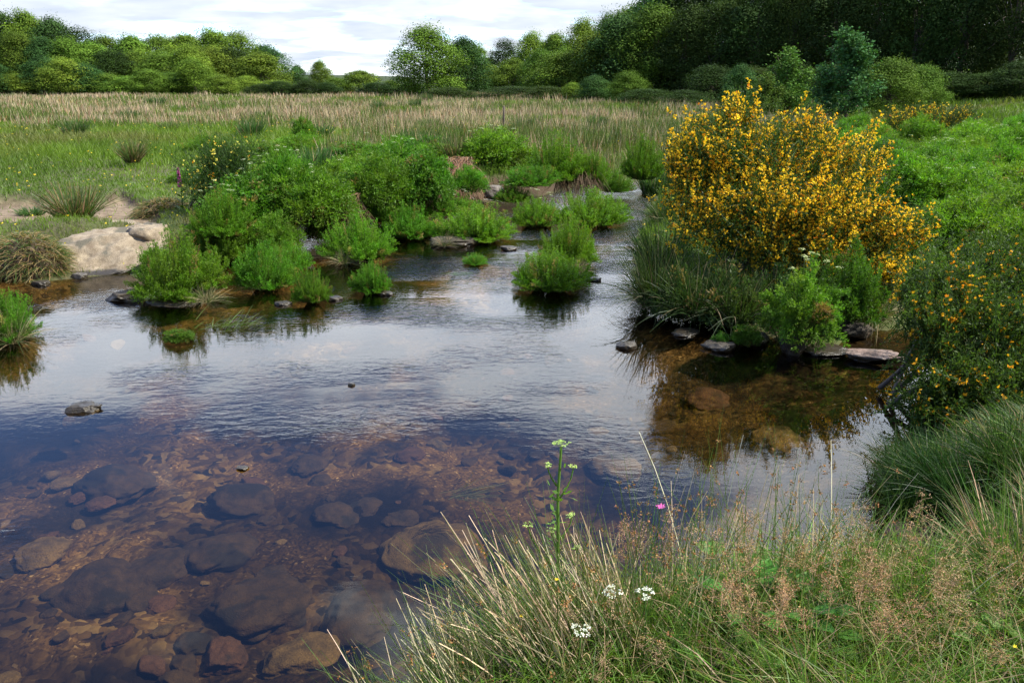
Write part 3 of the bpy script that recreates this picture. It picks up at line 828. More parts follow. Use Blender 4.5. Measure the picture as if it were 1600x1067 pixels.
ORD = ['first', 'second', 'third', 'fourth', 'fifth', 'sixth', 'seventh', 'eighth', 'ninth', 'tenth', 'eleventh', 'twelfth', 'thirteenth', 'fourteenth', 'fifteenth', 'sixteenth', 'seventeenth', 'eighteenth', 'nineteenth', 'twentieth', 'twenty-first', 'twenty-second', 'twenty-third', 'twenty-fourth', 'twenty-fifth', 'twenty-sixth']

def tree(kind, px, ty, Y, wpx, label, name='broadleaf_tree', group=None, cat='tree', jit=0.0):
    parts, H0, W0 = TR[kind]
    t = Q(px, ty, Y)
    z = gz(t[0], Y)
    h = max(0.6, t[2] - z) * 1.04; w = wpx * Y / FPX
    return thing(name, label, cat, (t[0], Y, z), parts, rng.random() * 6.28, (w / W0, w / W0, h / H0), group)

def row(xs, tops, Ys, widths, kinds, where, group, name='broadleaf_tree', cat='tree'):
    for i, (x, t, Y, w, kd) in enumerate(zip(xs, tops, Ys, widths, kinds)):
        nm = 'conifer_tree' if kd == 'pine' else name
        tree(kd, x, t, Y, w, '%s%s, %s from left in %s' % (WORDS[kd], '' if kd == 'pine' else ' tree', ORD[i], where), nm, group, cat)

def interp(x, pts):
    return np.interp(x, [p[0] for p in pts], [p[1] for p in pts])

sky_l = [(-400, 0), (0, 16), (60, 26), (90, 45), (170, 58), (250, 62), (320, 46), (380, 56), (430, 90), (452, 108)]
xs = np.arange(-260, 450, 42)
kb = ['dark2', 'mid', 'blue', 'dark', 'mid', 'dark', 'dark2', 'mid2', 'blue', 'dark', 'mid', 'mid2', 'mid', 'mid2', 'lime', 'mid', 'blue']
row(xs, interp(xs, sky_l) + rng.uniform(-2, 7, len(xs)), 112 + rng.uniform(-4, 8, len(xs)), 98 + rng.uniform(-6, 14, len(xs)), kb, 'back row of left wood', 'trees of the left wood')
xs = np.arange(-240, 440, 38)
km = ['mid', 'blue', 'mid2', 'mid', 'dark2', 'blue', 'dark2', 'mid', 'blue', 'mid', 'mid2', 'dark', 'lime', 'mid', 'mid2', 'lime', 'dark', 'mid2']
row(xs, interp(xs, sky_l) * 0.6 + 46 + rng.uniform(-8, 8, len(xs)), 98 + rng.uniform(-4, 5, len(xs)), 92 + rng.uniform(-10, 14, len(xs)), km, 'middle row of left wood', 'trees of the left wood')
xs = np.array([-200, -150, -105, -60, -18, 22, 62, 96, 128, 165, 200, 232, 265, 300, 342, 385, 430])
kf = ['mid', 'lime', 'blue', 'mid', 'blue', 'lime', 'blue', 'lime', 'blue', 'mid', 'lime', 'mid', 'mid2', 'lime', 'mid2', 'lime', 'lime']
tf = np.array([95, 100, 92, 100, 96, 118, 92, 96, 104, 118, 122, 112, 116, 96, 120, 122, 128])
row(xs, tf, 86 + rng.uniform(-2, 3, len(xs)), 76 + rng.uniform(-8, 16, len(xs)), kf, 'low front row of left wood', 'trees of the left wood')

# centre gap: low distant trees
tree('lime', 500, 99, 120, 46, 'small round yellow green tree standing alone right of the left wood')
tree('blue', 465, 106, 118, 42, 'dark rounded tree between the left wood and the small round tree')
tree('mid2', 560, 113, 92, 84, 'wide low green bush tree in the gap between the two woods')
tree('mid', 525, 124, 96, 60, 'low green bush behind the dark thicket in the gap', 'shrub', cat='shrub')
tree('mid', 610, 128, 92, 44, 'small low tree at the left foot of the big round tree')
for i, (x, w, t) in enumerate([(440, 60, 128), (478, 60, 126), (512, 50, 130), (405, 60, 132), (590, 70, 130), (640, 60, 132)]):
    tree('dark', x, t, 82, w, 'dark low thicket bush, %s from the left along the far marsh edge' % ORD[i], 'thicket_bush', 'dark thicket along the marsh edge', 'bush')
# big round tree in the centre
tree('mid', 664, 50, 76, 128, 'big rounded green tree standing forward in the centre of the view')
tree('blue', 722, 66, 80, 96, 'green tree leaning against the right side of the big rounded tree')
sky_r = [(720, 78), (760, 78), (800, 58), (850, 62), (900, 45), (940, 30), (1000, 12), (1050, -25), (1150, -90), (1300, -150), (1700, -200)]
xs = np.array([745, 790, 832, 870, 912, 950, 992, 1040])
row(xs, interp(xs, sky_r) + rng.uniform(-2, 6, len(xs)), np.linspace(125, 92, len(xs)), 78 + rng.uniform(-8, 14, len(xs)), ['lime', 'dark', 'lime', 'mid2', 'lime', 'mid', 'lime', 'dark2'], 'sunlit back row of right wood', 'trees of the right wood')
xs = np.array([760, 800, 845, 885, 925, 965])
row(xs, [105, 96, 84, 78, 66, 58], np.linspace(100, 84, len(xs)), [80, 80, 76, 80, 84, 90], ['lime', 'mid2', 'mid', 'mid2', 'dark', 'mid'], 'middle row of right wood', 'trees of the right wood')
xs = np.array([985, 1030, 1080, 1135, 1190, 1250, 1310, 1375, 1440, 1510, 1580, 1660, 1750, 1850, 1960])
row(xs, interp(xs, sky_r) + rng.uniform(-5, 12, len(xs)), np.linspace(74, 52, len(xs)), 130 + rng.uniform(-10, 25, len(xs)), ['mid', 'blue', 'dark2', 'dark', 'blue', 'dark'] + ['dark', 'dark2'] * 4 + ['dark'], 'tall back row of right wood', 'trees of the right wood')
xs = np.array([880, 925, 975, 1025, 1075, 1130, 1190, 1250, 1315, 1385, 1455, 1530, 1610, 1700, 1800])
row(xs, interp(xs, [(880, 80), (1000, 36), (1100, 0), (1250, -40), (1400, -60), (1800, -90)]) + rng.uniform(-14, 14, len(xs)), np.linspace(72, 44, len(xs)), 120 + rng.uniform(-12, 20, len(xs)), ['mid', 'lime', 'blue', 'mid', 'dark', 'dark2', 'dark', 'dark2', 'dark', 'dark', 'dark2', 'dark', 'dark2', 'dark', 'dark2'], 'front row of right wood', 'trees of the right wood')

for i, x in enumerate([1120, 1180, 1235, 1300, 1360, 1425, 1490, 1545, 1600, 1660]):
    tree('dark2' if i % 2 else 'dark', x, 108 + rng.uniform(-10, 12), np.linspace(50, 40, 10)[i], 110, 'dark undergrowth bush at the foot of right wood, %s from left' % ORD[i], 'undergrowth_bush', 'undergrowth of the right wood', 'bush')
# low scrub in front of the right wood
for i, (x, t, Y, w, kd, lb) in enumerate([
    (700, 138, 70, 110, 'dark', 'low dark gorse scrub under the big rounded tree'),
    (800, 136, 68, 130, 'dark2', 'low dark scrub right of the big rounded tree'),
    (855, 136, 64, 90, 'dark2', 'grey green scrub at the marsh edge before the middle trees'),
    (895, 132, 64, 46, 'lime', 'small bright green bush in the scrub line'),
    (932, 122, 62, 70, 'blue', 'dark rounded willow bush left of the light rounded willow'),
    (982, 116, 58, 74, 'mid', 'light green rounded willow bush at the marsh edge'),
    (1010, 140, 50, 110, 'dark2', 'low dark scrub under the light rounded willow'),
    (1075, 142, 46, 90, 'dark', 'low dark scrub left of the broom top'),
    (1160, 108, 40, 70, 'blue', 'dark green sapling at the left of the row behind the broom'),
    (1395, 100, 34, 120, 'mid', 'rounded grey green willow right of the tall sapling'),
    (1445, 110, 36, 90, 'mid', 'pale willow bush behind the distant yellow broom'),
]):
    tree(kd, x, t, Y, w, lb, 'scrub_bush', 'scrub before the right wood', 'bush')

def sapling(H, W, col, n=5200, lsz=0.11):
    cr = MB(); tk = MB()
    ns = 34
    z = H * (0.12 + 0.8 * rng.random(ns)); az = rng.random(ns) * 6.283
    rr = W / 2 * (1 - (z / H)) ** 0.6 * (0.7 + 0.4 * rng.random(ns)) + 0.1
    b0 = np.stack([np.zeros(ns), np.zeros(ns), z * 0.8], 1); e0 = np.stack([np.cos(az) * rr, np.sin(az) * rr, z + H * 0.14], 1)
    C = bez(b0, (b0 + e0) / 2 - np.array([0, 0, 0.05 * H]), e0, 12)
    tubes(tk, C, np.linspace(0.03, 0.008, 12)[None], 4, (1, 1, 1))
    tubes(tk, np.array([[[0, 0, -0.2], [0.05, 0, H * 0.3], [0, 0.05, H * 0.6], [0, 0, H * 0.97]]]), np.array([[0.07, 0.05, 0.035, 0.01]]), 6, (1, 1, 1))
    pts = C[:, 3:].reshape(-1, 3)
    q = rng.integers(0, len(pts), n); p_ = pts[q] + rng.standard_normal((n, 3)) * 0.13 * (H / 4)
    top = np.stack([rng.standard_normal(n // 10) * 0.12, rng.standard_normal(n // 10) * 0.12, H * (0.6 + 0.4 * rng.random(n // 10))], 1)
    p_ = np.vstack([p_, top]); m = len(p_)
    u = nrm(rng.standard_normal((m, 3)) + np.array([0, 0, -0.3])); v = np.cross(u, rng.standard_normal((m, 3)))
    s = lsz * (0.6 + 0.8 * rng.random(m))
    rhombs(cr, p_, u, v, s, s * 0.75, vcol(col, m, 0.16))
    return [('crown', cr.mesh('sapling_crown', M_TREE)), ('trunk', tk.mesh('sapling_trunk', M_BARK, True))]
SAP = [sapling(4, 2.6, (0.085, 0.16, 0.03)), sapling(4, 2.4, (0.06, 0.13, 0.04), 6500)]
TR['sap0'] = (SAP[0], 4, 2.6); TR['sap1'] = (SAP[1], 4, 2.4)
tree('sap0', 1235, 78, 34, 100, 'yellow green sapling behind the broom, left of the tallest sapling', 'sapling')
tree('sap0', 1200, 116, 33, 70, 'short light sapling at the foot of the yellow green sapling', 'sapling')
tree('sap1', 1336, 56, 30, 110, 'tallest sapling with drooping blue green leaves behind the broom', 'sapling')
tree('sap1', 1296, 110, 31, 66, 'small dark sapling crowded against the tallest sapling', 'sapling')

# ------------------------------------------------------------------ broom (yellow flowered shrubs)
def broom_parts(lobes, base, ntips, flw, nfl, twig=(0.045, 0.08, 0.02), flower=(0.93, 0.53, 0.035), lean=0.0, fsize=0.0215, leafn=26, spread=0.25, shootlen=0.42, leafcol=(0.05, 0.095, 0.022)):
    """lobes: list of (centre, radii, weight) in local coordinates; base: local root point"""
    fo = MB(); st = MB(); fl = MB()
    W = np.array([l[2] for l in lobes], float); W /= W.sum()
    tips = []; roots = []
    for l, w in zip(lobes, W):
        n = int(ntips * w)
        v = nrm(rng.standard_normal((n, 3))); v[:, 2] = np.where(rng.random(n) < 0.55, np.abs(v[:, 2]), v[:, 2])
        q = rng.random(n) ** 0.4
        q = q * (1 + 0.16 * rng.standard_normal(n))
        tips.append(np.array(l[0]) + v * q[:, None] * np.array(l[1]))
    tips = np.concatenate(tips); n = len(tips)
    tips[:, 2] = np.maximum(tips[:, 2], 0.08)
    bs = np.array(base) + rng.standard_normal((n, 3)) * np.array([spread, spread, 0.0])
    mid = bs * 0.5 + tips * 0.5 + rng.standard_normal((n, 3)) * 0.08; mid[:, 2] -= 0.1 * (tips[:, 2] - bs[:, 2]) * rng.random(n)
    # woody stems: shared main limbs
    nm = 18
    cand = np.where((tips[:, 2] > 0.45) & (np.hypot(tips[:, 0], tips[:, 1]) < 1.1 * tips[:, 2]))[0]; sel = rng.choice(cand, nm, replace=False)
    C = bez(bs[sel], mid[sel], tips[sel] * 0.5 + bs[sel] * 0.5, 7)
    tubes(st, C, np.linspace(0.018, 0.005, 7)[None], 5, (1, 1, 1))
    # each tip: a whippy green shoot
    dirn = nrm((tips - mid) + np.array([0, 0, 0.35]) + rng.standard_normal((n, 3)) * 0.25)
    L = shootlen * (0.7 + 0.6 * rng.random(n))
    s0 = tips - dirn * L[:, None] * 0.75
    ribbons(fo, s0, dirn, L, 0.006, 0, 3, vcol(twig, n, 0.15))
    sidem = 4
    for k_ in range(sidem):
        f = 0.15 + 0.6 * rng.random(n)
        sp0 = s0 + dirn * (L * f)[:, None]
        sd_ = nrm(dirn + rng.standard_normal((n, 3)) * 0.45)
        ll = L * (0.35 + 0.3 * rng.random(n))
        ribbons(fo, sp0, sd_, ll, 0.0045, 0, 2, vcol(twig, n, 0.15))
        tfrac = rng.random((n, leafn // 4, 1))
        p_ = (sp0[:, None] + sd_[:, None] * ll[:, None, None] * tfrac).reshape(-1, 3)
        u = nrm(np.repeat(sd_, leafn // 4, 0) + rng.standard_normal(p_.shape) * 0.6)
        rhombs(fo, p_, u, np.cross(u, rng.standard_normal(p_.shape)), 0.026, 0.009, vcol(leafcol, len(p_), 0.18))
    tfrac = rng.random((n, leafn, 1))
    p_ = (s0[:, None] + dirn[:, None] * L[:, None, None] * tfrac).reshape(-1, 3) + rng.standard_normal((n * leafn, 3)) * 0.012
    u = nrm(np.repeat(dirn, leafn, 0) + rng.standard_normal(p_.shape) * 0.6)
    rhombs(fo, p_, u, np.cross(u, rng.standard_normal(p_.shape)), 0.03, 0.010, vcol(leafcol, len(p_), 0.18))
    # blossoms
    dn_ = sstep(0.32, 0.56, fbm(tips * 2.3 + 5, 12, 3))
    isf = rng.random(n) < flw * (0.42 + 0.8 * dn_)
    m = isf.sum()
    if m:
        cnt = nfl
        t_ = 0.25 + 0.75 * rng.random((m, cnt, 1))
        p_ = (s0[isf][:, None] + dirn[isf][:, None] * L[isf][:, None, None] * t_ + nrm(rng.standard_normal((m, cnt, 3))) * 0.02).reshape(-1, 3)
        keep = rng.random(len(p_)) < np.repeat(0.2 + 0.8 * rng.random(m), cnt)
        p_ = p_[keep]
        out = nrm(rng.standard_normal(p_.shape) + np.array([0, 0, 0.4]))
        fc = vcol(flower, len(p_), 0.12, 0.05)
        orange = rng.random(len(p_)) < 0.06
        fc[orange] = vcol((0.75, 0.22, 0.01), orange.sum(), 0.1)
        for a in range(3):
            u = nrm(out + rng.standard_normal(p_.shape) * 0.8)
            rhombs(fl, p_, u, np.cross(u, rng.standard_normal(p_.shape)), fsize * (0.7 + 0.6 * rng.random(len(p_))), fsize * 0.75, fc)
    r = [('branches', st.mesh('broom_branches', M_BARK, True)), ('foliage', fo.mesh('broom_foliage', M_LEAF))]
    if fl.V: r.append(('blossom', fl.mesh('broom_blossom', M_FLOWER), 'stuff'))
    return r

def lobes_from_px(root, L):
    """px centre x,y / distance / radii px -> local lobes around root"""
    o = []
    for (x, y, Y, rx, rz, ry, w) in L:
        c = Q(x, y, Y); s = Y / cp / FPX
        o.append((tuple(c - root), (rx * s, ry, rz * s), w))
    return o

root = P(1215, 470, 0.12); root[1] = 7.9; root[2] = gz(root[0], root[1])
BL = lobes_from_px(root, [
    (1150, 250, 7.8, 82, 78, 0.6, 1.3), (1095, 250, 7.6, 62, 62, 0.4, 0.7), (1240, 260, 7.9, 90, 72, 0.7, 1.3), (1330, 270, 7.9, 66, 62, 0.55, 0.9),
    (1190, 330, 7.3, 110, 60, 0.5, 1.3), (1290, 330, 7.3, 90, 62, 0.5, 0.9), (1080, 315, 7.5, 45, 42, 0.35, 0.4), (1385, 370, 7.2, 62, 50, 0.35, 0.8), (1385, 425, 6.9, 38, 30, 0.25, 0.35),
    (1130, 365, 7.3, 75, 45, 0.4, 0.5), (1230, 385, 7.3, 110, 50, 0.4, 0.7), (1330, 400, 7.3, 70, 50, 0.4, 0.5), (1200, 300, 8.2, 150, 80, 0.5, 0.6),
    (1150, 185, 7.8, 30, 34, 0.2, 0.22), (1265, 205, 7.8, 45, 34, 0.25, 0.22), (1070, 250, 7.6, 42, 46, 0.2, 0.2)])
thing('broom_bush', 'huge broom bush covered in golden yellow blossom at the water edge', 'flowering bush', root, broom_parts(BL, (0, 0, 0), 1900, 0.85, 25))

# near right broom, mostly green
root2 = P(1560, 640, 0.15); root2[1] = 4.9; root2[2] = gz(root2[0], root2[1])
BL = lobes_from_px(root2, [
    (1480, 465, 5.0, 62, 58, 0.4, 1.0), (1560, 430, 5.3, 90, 60, 0.45, 1.3), (1640, 440, 5.3, 80, 80, 0.5, 1.0), (1570, 510, 4.8, 100, 60, 0.35, 1.2), (1450, 500, 4.8, 40, 36, 0.25, 0.5),
    (1480, 590, 4.6, 62, 52, 0.3, 1.0), (1560, 600, 4.5, 80, 60, 0.35, 1.0), (1640, 580, 4.7, 80, 80, 0.4, 0.8), (1450, 640, 4.5, 50, 36, 0.25, 0.5), (1520, 650, 4.4, 70, 30, 0.3, 0.6)])
thing('broom_bush', 'dark green broom bush with scattered orange flowers at the right edge over the water', 'flowering bush', root2, broom_parts(BL, (0, 0, 0), 760, 0.34, 9, leafcol=(0.055, 0.1, 0.018), fsize=0.02, shootlen=0.3, leafn=40, flower=(0.75, 0.33, 0.02)))

# distant yellow broom
root3 = Q(1450, 212, 22.0); root3[2] = gz(root3[0], 22.0)
BL = lobes_from_px(root3, [(1410, 188, 22, 38, 20, 0.5, 1), (1450, 182, 22, 40, 20, 0.5, 1), (1495, 188, 22, 32, 22, 0.5, 1)])
thing('broom_bush', 'distant low broom bush with yellow tips before the pale willow', 'flowering bush', root3, broom_parts(BL, (0, 0, 0), 500, 0.55, 7, fsize=0.035, flower=(0.8, 0.55, 0.05), leafcol=(0.05, 0.085, 0.02)))

# young broom on the far bank
root4 = P(345, 330, 0.4)
BL = lobes_from_px(root4, [(335, 262, root4[1], 48, 42, 0.35, 1), (370, 255, root4[1], 40, 36, 0.3, 1), (340, 300, root4[1] - 0.2, 55, 30, 0.35, 1)])
thing('broom_bush', 'small dark broom shrub with a few pale yellow flowers on the far left bank', 'flowering bush', root4, broom_parts(BL, (0, 0, 0), 330, 0.18, 7, flower=(0.75, 0.6, 0.12), fsize=0.028, shootlen=0.4))

# ------------------------------------------------------------------ right bank vegetation
# umbellifer field behind and right of the big broom
cnt = 0
FB = 0
for i in range(150):
    x = 2.6 + 14 * rng.random() ** 0.8; y = 8.0 + 17 * rng.random()
    px = 800 + FPX * x / (y * cp)
    if px < 1330 or px > 1800: continue
    z = gz(x, y)
    s = 0.9 + 0.5 * rng.random()
    thing('umbellifer_plant', 'green feathery umbellifer in the thick growth right of the broom', 'leafy plant', (x, y, z - 0.03), CLUMPS_B[1] if i % 3 == 0 else CLUMPS_B[0], rng.random() * 6.28, (s, s, s * (0.75 + 0.3 * rng.random())), 'umbellifers right of the broom')
    cnt += 1
for i, (x, by, w, ty, z, pr_, lb) in enumerate([
    (1500, 400, 170, 300, 0.3, CLUMPS_B[0], 'large dark green mound of leaves right of the broom'),
    (1590, 420, 150, 330, 0.3, CLUMPS_B[0], 'leafy mound at the right edge above the near broom'),
    (1430, 440, 100, 372, 0.25, CLUMPS_D[0], 'leafy plant between the big broom and the near broom'),
    (1440, 330, 110, 250, 0.4, CLUMPS_B[1], 'bright green flowering plant touching the right flank of the broom')]):
    place(pr_, 'umbellifer_plant', lb, 'leafy plant', x, by, w, ty, z, 0.55 if pr_ in CLUMPS_B else 0.6, 0.48, 'umbellifers right of the broom')

# fine plants below the broom
near_fern = lambda: clump_parts(nf=75, hgt=0.55, rad=0.36, col=(0.10, 0.22, 0.02), leaf=0.026, npin=12, nl=6, umb=9, dead=0.02, umbcol=(0.5, 0.55, 0.3), arch=True)
def mk(fn):
    fo, st, fl = fn
    r = [('foliage', fo.mesh('foliage', M_LEAF)), ('stems', st.mesh('stems', M_LEAF))]
    r += [('flower_head', f.mesh('flower_head', M_FLOWER)) for f in fl]
    return r
FERN = mk(near_fern())
FERN2 = mk(clump_parts(nf=120, hgt=0.55, rad=0.36, col=(0.06, 0.16, 0.015), leaf=0.026, npin=11, nl=5, dead=0.02))
place(FERN, 'water_dropwort', 'light green ferny plant with small white heads growing on the rocks below the broom', 'water plant', 1245, 535, 150, 378, 0.05, 0.6, 0.36)
place(FERN2, 'water_dropwort', 'soft green ferny plant right of and behind the light green one below the broom', 'water plant', 1318, 500, 130, 362, 0.1, 0.55, 0.36)
place(FERN2, 'water_dropwort', 'tiny green sprig on the dark stone left under the broom', 'water plant', 1125, 535, 28, 515, 0.03, 0.55, 0.36)
place(CLUMPS_D[0], 'water_dropwort', 'small dark leafy plant between the stones below the broom', 'water plant', 1165, 535, 50, 505, 0.03, 0.6, 0.45)

SEDGE = [tussock(620, 0.55, 0.95, 0, (0.032, 0.062, 0.015), 0.12, (0.26, 0.21, 0.12), 0.008, 0.8, 0.2, 5) for _ in range(2)]
SEDGE_ST = tussock(420, 0.55, 1.15, 0, (0.07, 0.1, 0.035), 0.5, (0.32, 0.26, 0.16), 0.006, 0.9, 0.12, 6)
for i, (x, by, w, ty, pr_, lb) in enumerate([
    (1030, 478, 120, 330, SEDGE[0], 'dark sedge tussock at the left foot of the broom beside the channel'),
    (1035, 430, 110, 290, SEDGE[1], 'grassy tussock under the left arm of the broom'),
    (1090, 492, 140, 360, SEDGE[1], 'dark sedge tussock in the shade below the broom'),
    (1150, 500, 120, 390, SEDGE[0], 'shaded sedge tussock left of the ferny plant'),
    (1045, 350, 90, 275, SEDGE[0], 'sedge tussock at the bend of the back channel'),
    (1010, 470, 100, 400, SEDGE_ST, 'tussock with long straw coloured blades drooping to the channel'),
    (1365, 500, 100, 425, SEDGE_ST, 'tussock of drooping pale straw blades right of the soft ferny plant'),
    (1200, 480, 130, 380, SEDGE[1], 'dark sedge tussock directly under the broom centre'),
    (1400, 470, 110, 390, SEDGE[0], 'green sedge between the broom and the near broom'),
    (1480, 440, 130, 350, T_RUSH[0], 'olive rush tussock right of the big broom'),
]):
    b = 0.55 if pr_ is not T_RUSH[0] else 0.6
    place(pr_, 'sedge_tussock', lb, 'sedge tussock', x, by, w, ty, 0.08, b, 0.42, 'sedge tussocks around the broom')

def heather(h, r):
    return clump_parts(nf=120, hgt=h, rad=r, col=(0.055, 0.1, 0.025), leaf=0.03, npin=8, nl=3, dead=0.12, rfl=1.5)
HEA = mk(heather(0.4, 0.4))
for i, (x, by, w, ty, lb) in enumerate([(1130, 495, 150, 400, 'dark shrubby growth with dull pink tips in the shade below the broom'), (1060, 490, 100, 400, 'dark leafy growth at the left foot of the broom near the waterline'), (1230, 490, 120, 400, 'dark leafy growth behind the light green ferny plant')]):
    place(HEA, 'low_shrub', lb, 'shrub', x, by, w, ty, 0.06, 0.4, 0.4)

# ------------------------------------------------------------------ visible stones
o = stone('boulder', 'large pale flat topped granite boulder on the far left bank', 128, 434, 182, 56, M_PALE, 4, 0.0, 0.5, 0.7, 0.05, 'boulder', flat=0.2, amp=0.3, hi=True, plane=(0.1, -0.62, 0.78, 0.28))
stone('boulder', 'rounded light grey boulder right of the large pale one', 220, 385, 60, 30, M_PALE, 8, 0.2, 0.4, 0.3, 0.3, 'boulder', amp=0.2)
stone('boulder', 'brown lichen covered boulder between the large pale one and the green clumps', 222, 402, 50, 34, M_GREY, 12, 0.05, 0.4, 0.25, 0.1, 'boulder')
stone('rock_slab', 'long low pale slab behind the large pale boulder', 165, 362, 110, 12, M_PALE, 15, 0.26, 0.5, 0.3, 0.0, 'rock', amp=0.2, flat=0.6)
stone('rock_slab', 'thin pale slab edge behind the grassy mound', 48, 360, 70, 9, M_PALE, 17, 0.26, 0.5, 0.2, 0.0, 'rock', amp=0.2, flat=0.6)
stone('stone', 'small smooth grey stone at the waterline below the pale boulder', 122, 436, 26, 8, M_GREY, 18, 0, 0.5)
stone('stone', 'dark wet flat stone at the right foot of the pale boulder', 212, 428, 26, 8, M_DARK, 19, 0, 0.5)
stone('stone', 'grey stone at the waterline under the grassy mound', 16, 436, 24, 11, M_GREY, 20, 0, 0.5)
stone('rock', 'dark wet rock with a pale top left of the large green clump', 192, 472, 64, 14, M_DARK, 21, 0, 0.5)
stone('rock', 'dark wet ledge under the large green clump', 262, 480, 90, 6, M_DARK, 22, 0, 0.5)
stone('rock', 'small jagged brown rock alone in the calm water at the left', 122, 645, 54, 9, M_DARK, 43, 0, 0.6, amp=0.9)
stone('rock', 'small round dark stone alone in the water left of the broom reflection', 980, 546, 34, 10, M_DARK, 24, 0, 0.5, amp=0.3, flat=0)
stone('rock', 'low flat brown rock before the long domed clump', 712, 386, 80, 11, M_DARK, 25, 0, 0.5)
stone('stone', 'tiny dark stone breaking the surface in mid river', 549, 603, 12, 4, M_DARK, 26, 0, 0.5)
stone('stone', 'tiny mossy stone tip breaking the surface in the blue reflection', 377, 735, 20, 4, M_DARK, 27, 0, 0.5)
stone('rock', 'pale square stone set in the far bank', 768, 307, 34, 16, M_GREY, 28, 0.15, 0.3)
stone('rock', 'flat pinkish slab lying at the water edge near the right broom', 1372, 568, 90, 12, M_PINK, 29, 0, 0.4, 0.12, -0.12, flat=0.9, amp=0.4)
stone('rock', 'upright dark rock with a pale lichen cap below the light green ferny plant', 1238, 556, 40, 42, M_DARK, 30, 0, 0.2)
stone('rock', 'rounded grey boulder under the drooping straw blades', 1335, 532, 72, 26, M_DARK, 31, 0, 0.3)
stone('rock', 'dark flat stone with a sprig, left below the broom', 1130, 550, 54, 11, M_DARK, 32, 0, 0.4)
stone('rock', 'pale topped low stone left of the dark flat one below the broom', 1074, 526, 46, 6, M_DARK, 33, 0, 0.4)
stone('rock', 'low dark ledge of stones between the lichen capped rock and the pink slab', 1300, 556, 80, 6, M_DARK, 34, 0, 0.4)
stone('stone', 'dark wet stone in the shade below the broom', 1180, 540, 50, 16, M_DARK, 35, 0, 0.4)

# grassy mounds on the far left bank
def mound_thing(px, by, wpx, hpx, z, label, seed, straw=0.5):
    p = P(px, by, z); s = math.hypot(p[1], 2) / FPX
    hw = wpx * s / 2; hz = hpx * s
    v, f = ICO4
    w = v * (1 + 0.35 * (fbm(v * 1.5 + seed, seed) - 0.5))[:, None] * np.array([hw, hw * 0.75, hz])
    b = MB(); b.add(w, f, (0.07, 0.06, 0.03)); soil = b.mesh('mound_soil', M_SOIL, True)
    n = 5200
    q = rng.integers(0, len(w), n); keep = v[q][:, 2] > -0.15
    q = q[keep]; n = len(q)
    p0 = w[q] + rng.standard_normal((n, 3)) * 0.012
    d = nrm(v[q] * np.array([1, 1, 1.2]) + rng.standard_normal((n, 3)) * 0.45 + np.array([0, 0, 0.3]))
    low = sstep(0.55, 0.0, v[q][:, 2])
    isd = rng.random(n) < straw
    c = np.where(isd[:, None], vcol((0.27, 0.19, 0.09), n, 0.2), vcol((0.075, 0.12, 0.03), n, 0.2))
    g = MB(); ribbons(g, p0, d, 0.09 + 0.07 * rng.random(n), 0.009, 0.9, 3, c)
    return thing('grassy_mound', label, 'mound', (p[0], p[1] + hw * 0.6, z), [('soil', soil), ('grass', g.mesh('mound_grass', M_GRASS), 'stuff')])
def soil_mat():
    m, nt, N, Lk = newmat('bank_soil'); out = N('ShaderNodeOutputMaterial'); pr = N('ShaderNodeBsdfPrincipled'); pr.inputs['Roughness'].default_value = 0.95
    g = N('ShaderNodeNewGeometry'); n = N('ShaderNodeTexNoise'); n.inputs['Scale'].default_value = 18; n.inputs['Detail'].default_value = 6; Lk(g.outputs['Position'], n.inputs[0])
    r = N('ShaderNodeValToRGB'); r.color_ramp.elements[0].color = (0.02, 0.014, 0.009, 1); r.color_ramp.elements[1].color = (0.1, 0.07, 0.04, 1); Lk(n.outputs[0], r.inputs[0])
    Lk(r.outputs[0], pr.inputs['Base Color']); b = N('ShaderNodeBump'); b.inputs['Distance'].default_value = 0.02; Lk(n.outputs[0], b.inputs['Height']); Lk(b.outputs[0], pr.inputs['Normal'])
    Lk(pr.outputs[0], out.inputs[0]); return m
M_SOIL = soil_mat()
mound_thing(32, 436, 112, 62, 0.0, 'overhanging grassy mound with brown turf left of the pale boulder', 3, 0.55)
mound_thing(250, 352, 84, 34, 0.2, 'low mossy mound beside the gap in the sandy path', 5, 0.6)
mound_thing(-90, 434, 150, 60, 0.0, 'grassy bank mound beyond the left edge', 6, 0.5)

# brown dead grass hanging over the bank
def hang(px, ty, wpx, hpx, z, label, c, n=700):
    p = P(px, ty + hpx, z); s = math.hypot(p[1], 2) / FPX
    w = wpx * s; h = hpx * s
    x = (rng.random(n) - 0.5) * w; y = rng.random(n) * 0.25
    zz = h * (0.55 + 0.45 * rng.random(n))
    d = np.stack([rng.standard_normal(n) * 0.35, -0.8 - 0.4 * rng.random(n), 0.5 - rng.random(n) * 0.9], 1)
    m_ = MB(); ribbons(m_, np.stack([x, y, zz], 1), d, h * (0.5 + 0.5 * rng.random(n)), 0.010, 1.1, 4, vcol(c, n, 0.3))
    o = link('dead_grass', m_.mesh('dead_grass', M_STRAW)); o.location = (p[0], p[1], z); tag(o, label, 'dead grass')
hang(716, 248, 46, 62, 0.15, 'fringe of dead brown grass hanging over the far bank', (0.24, 0.14, 0.08))
hang(640, 292, 70, 48, 0.08, 'dull brown dead stems hanging below the tall dark bank plant', (0.15, 0.10, 0.05))
hang(532, 305, 60, 60, 0.08, 'brown roots and dead stems below the large leafy bank plant', (0.1, 0.06, 0.035))
hang(900, 268, 60, 40, 0.15, 'dark brown overhanging turf edge left of the narrow bright clump', (0.1, 0.07, 0.04))
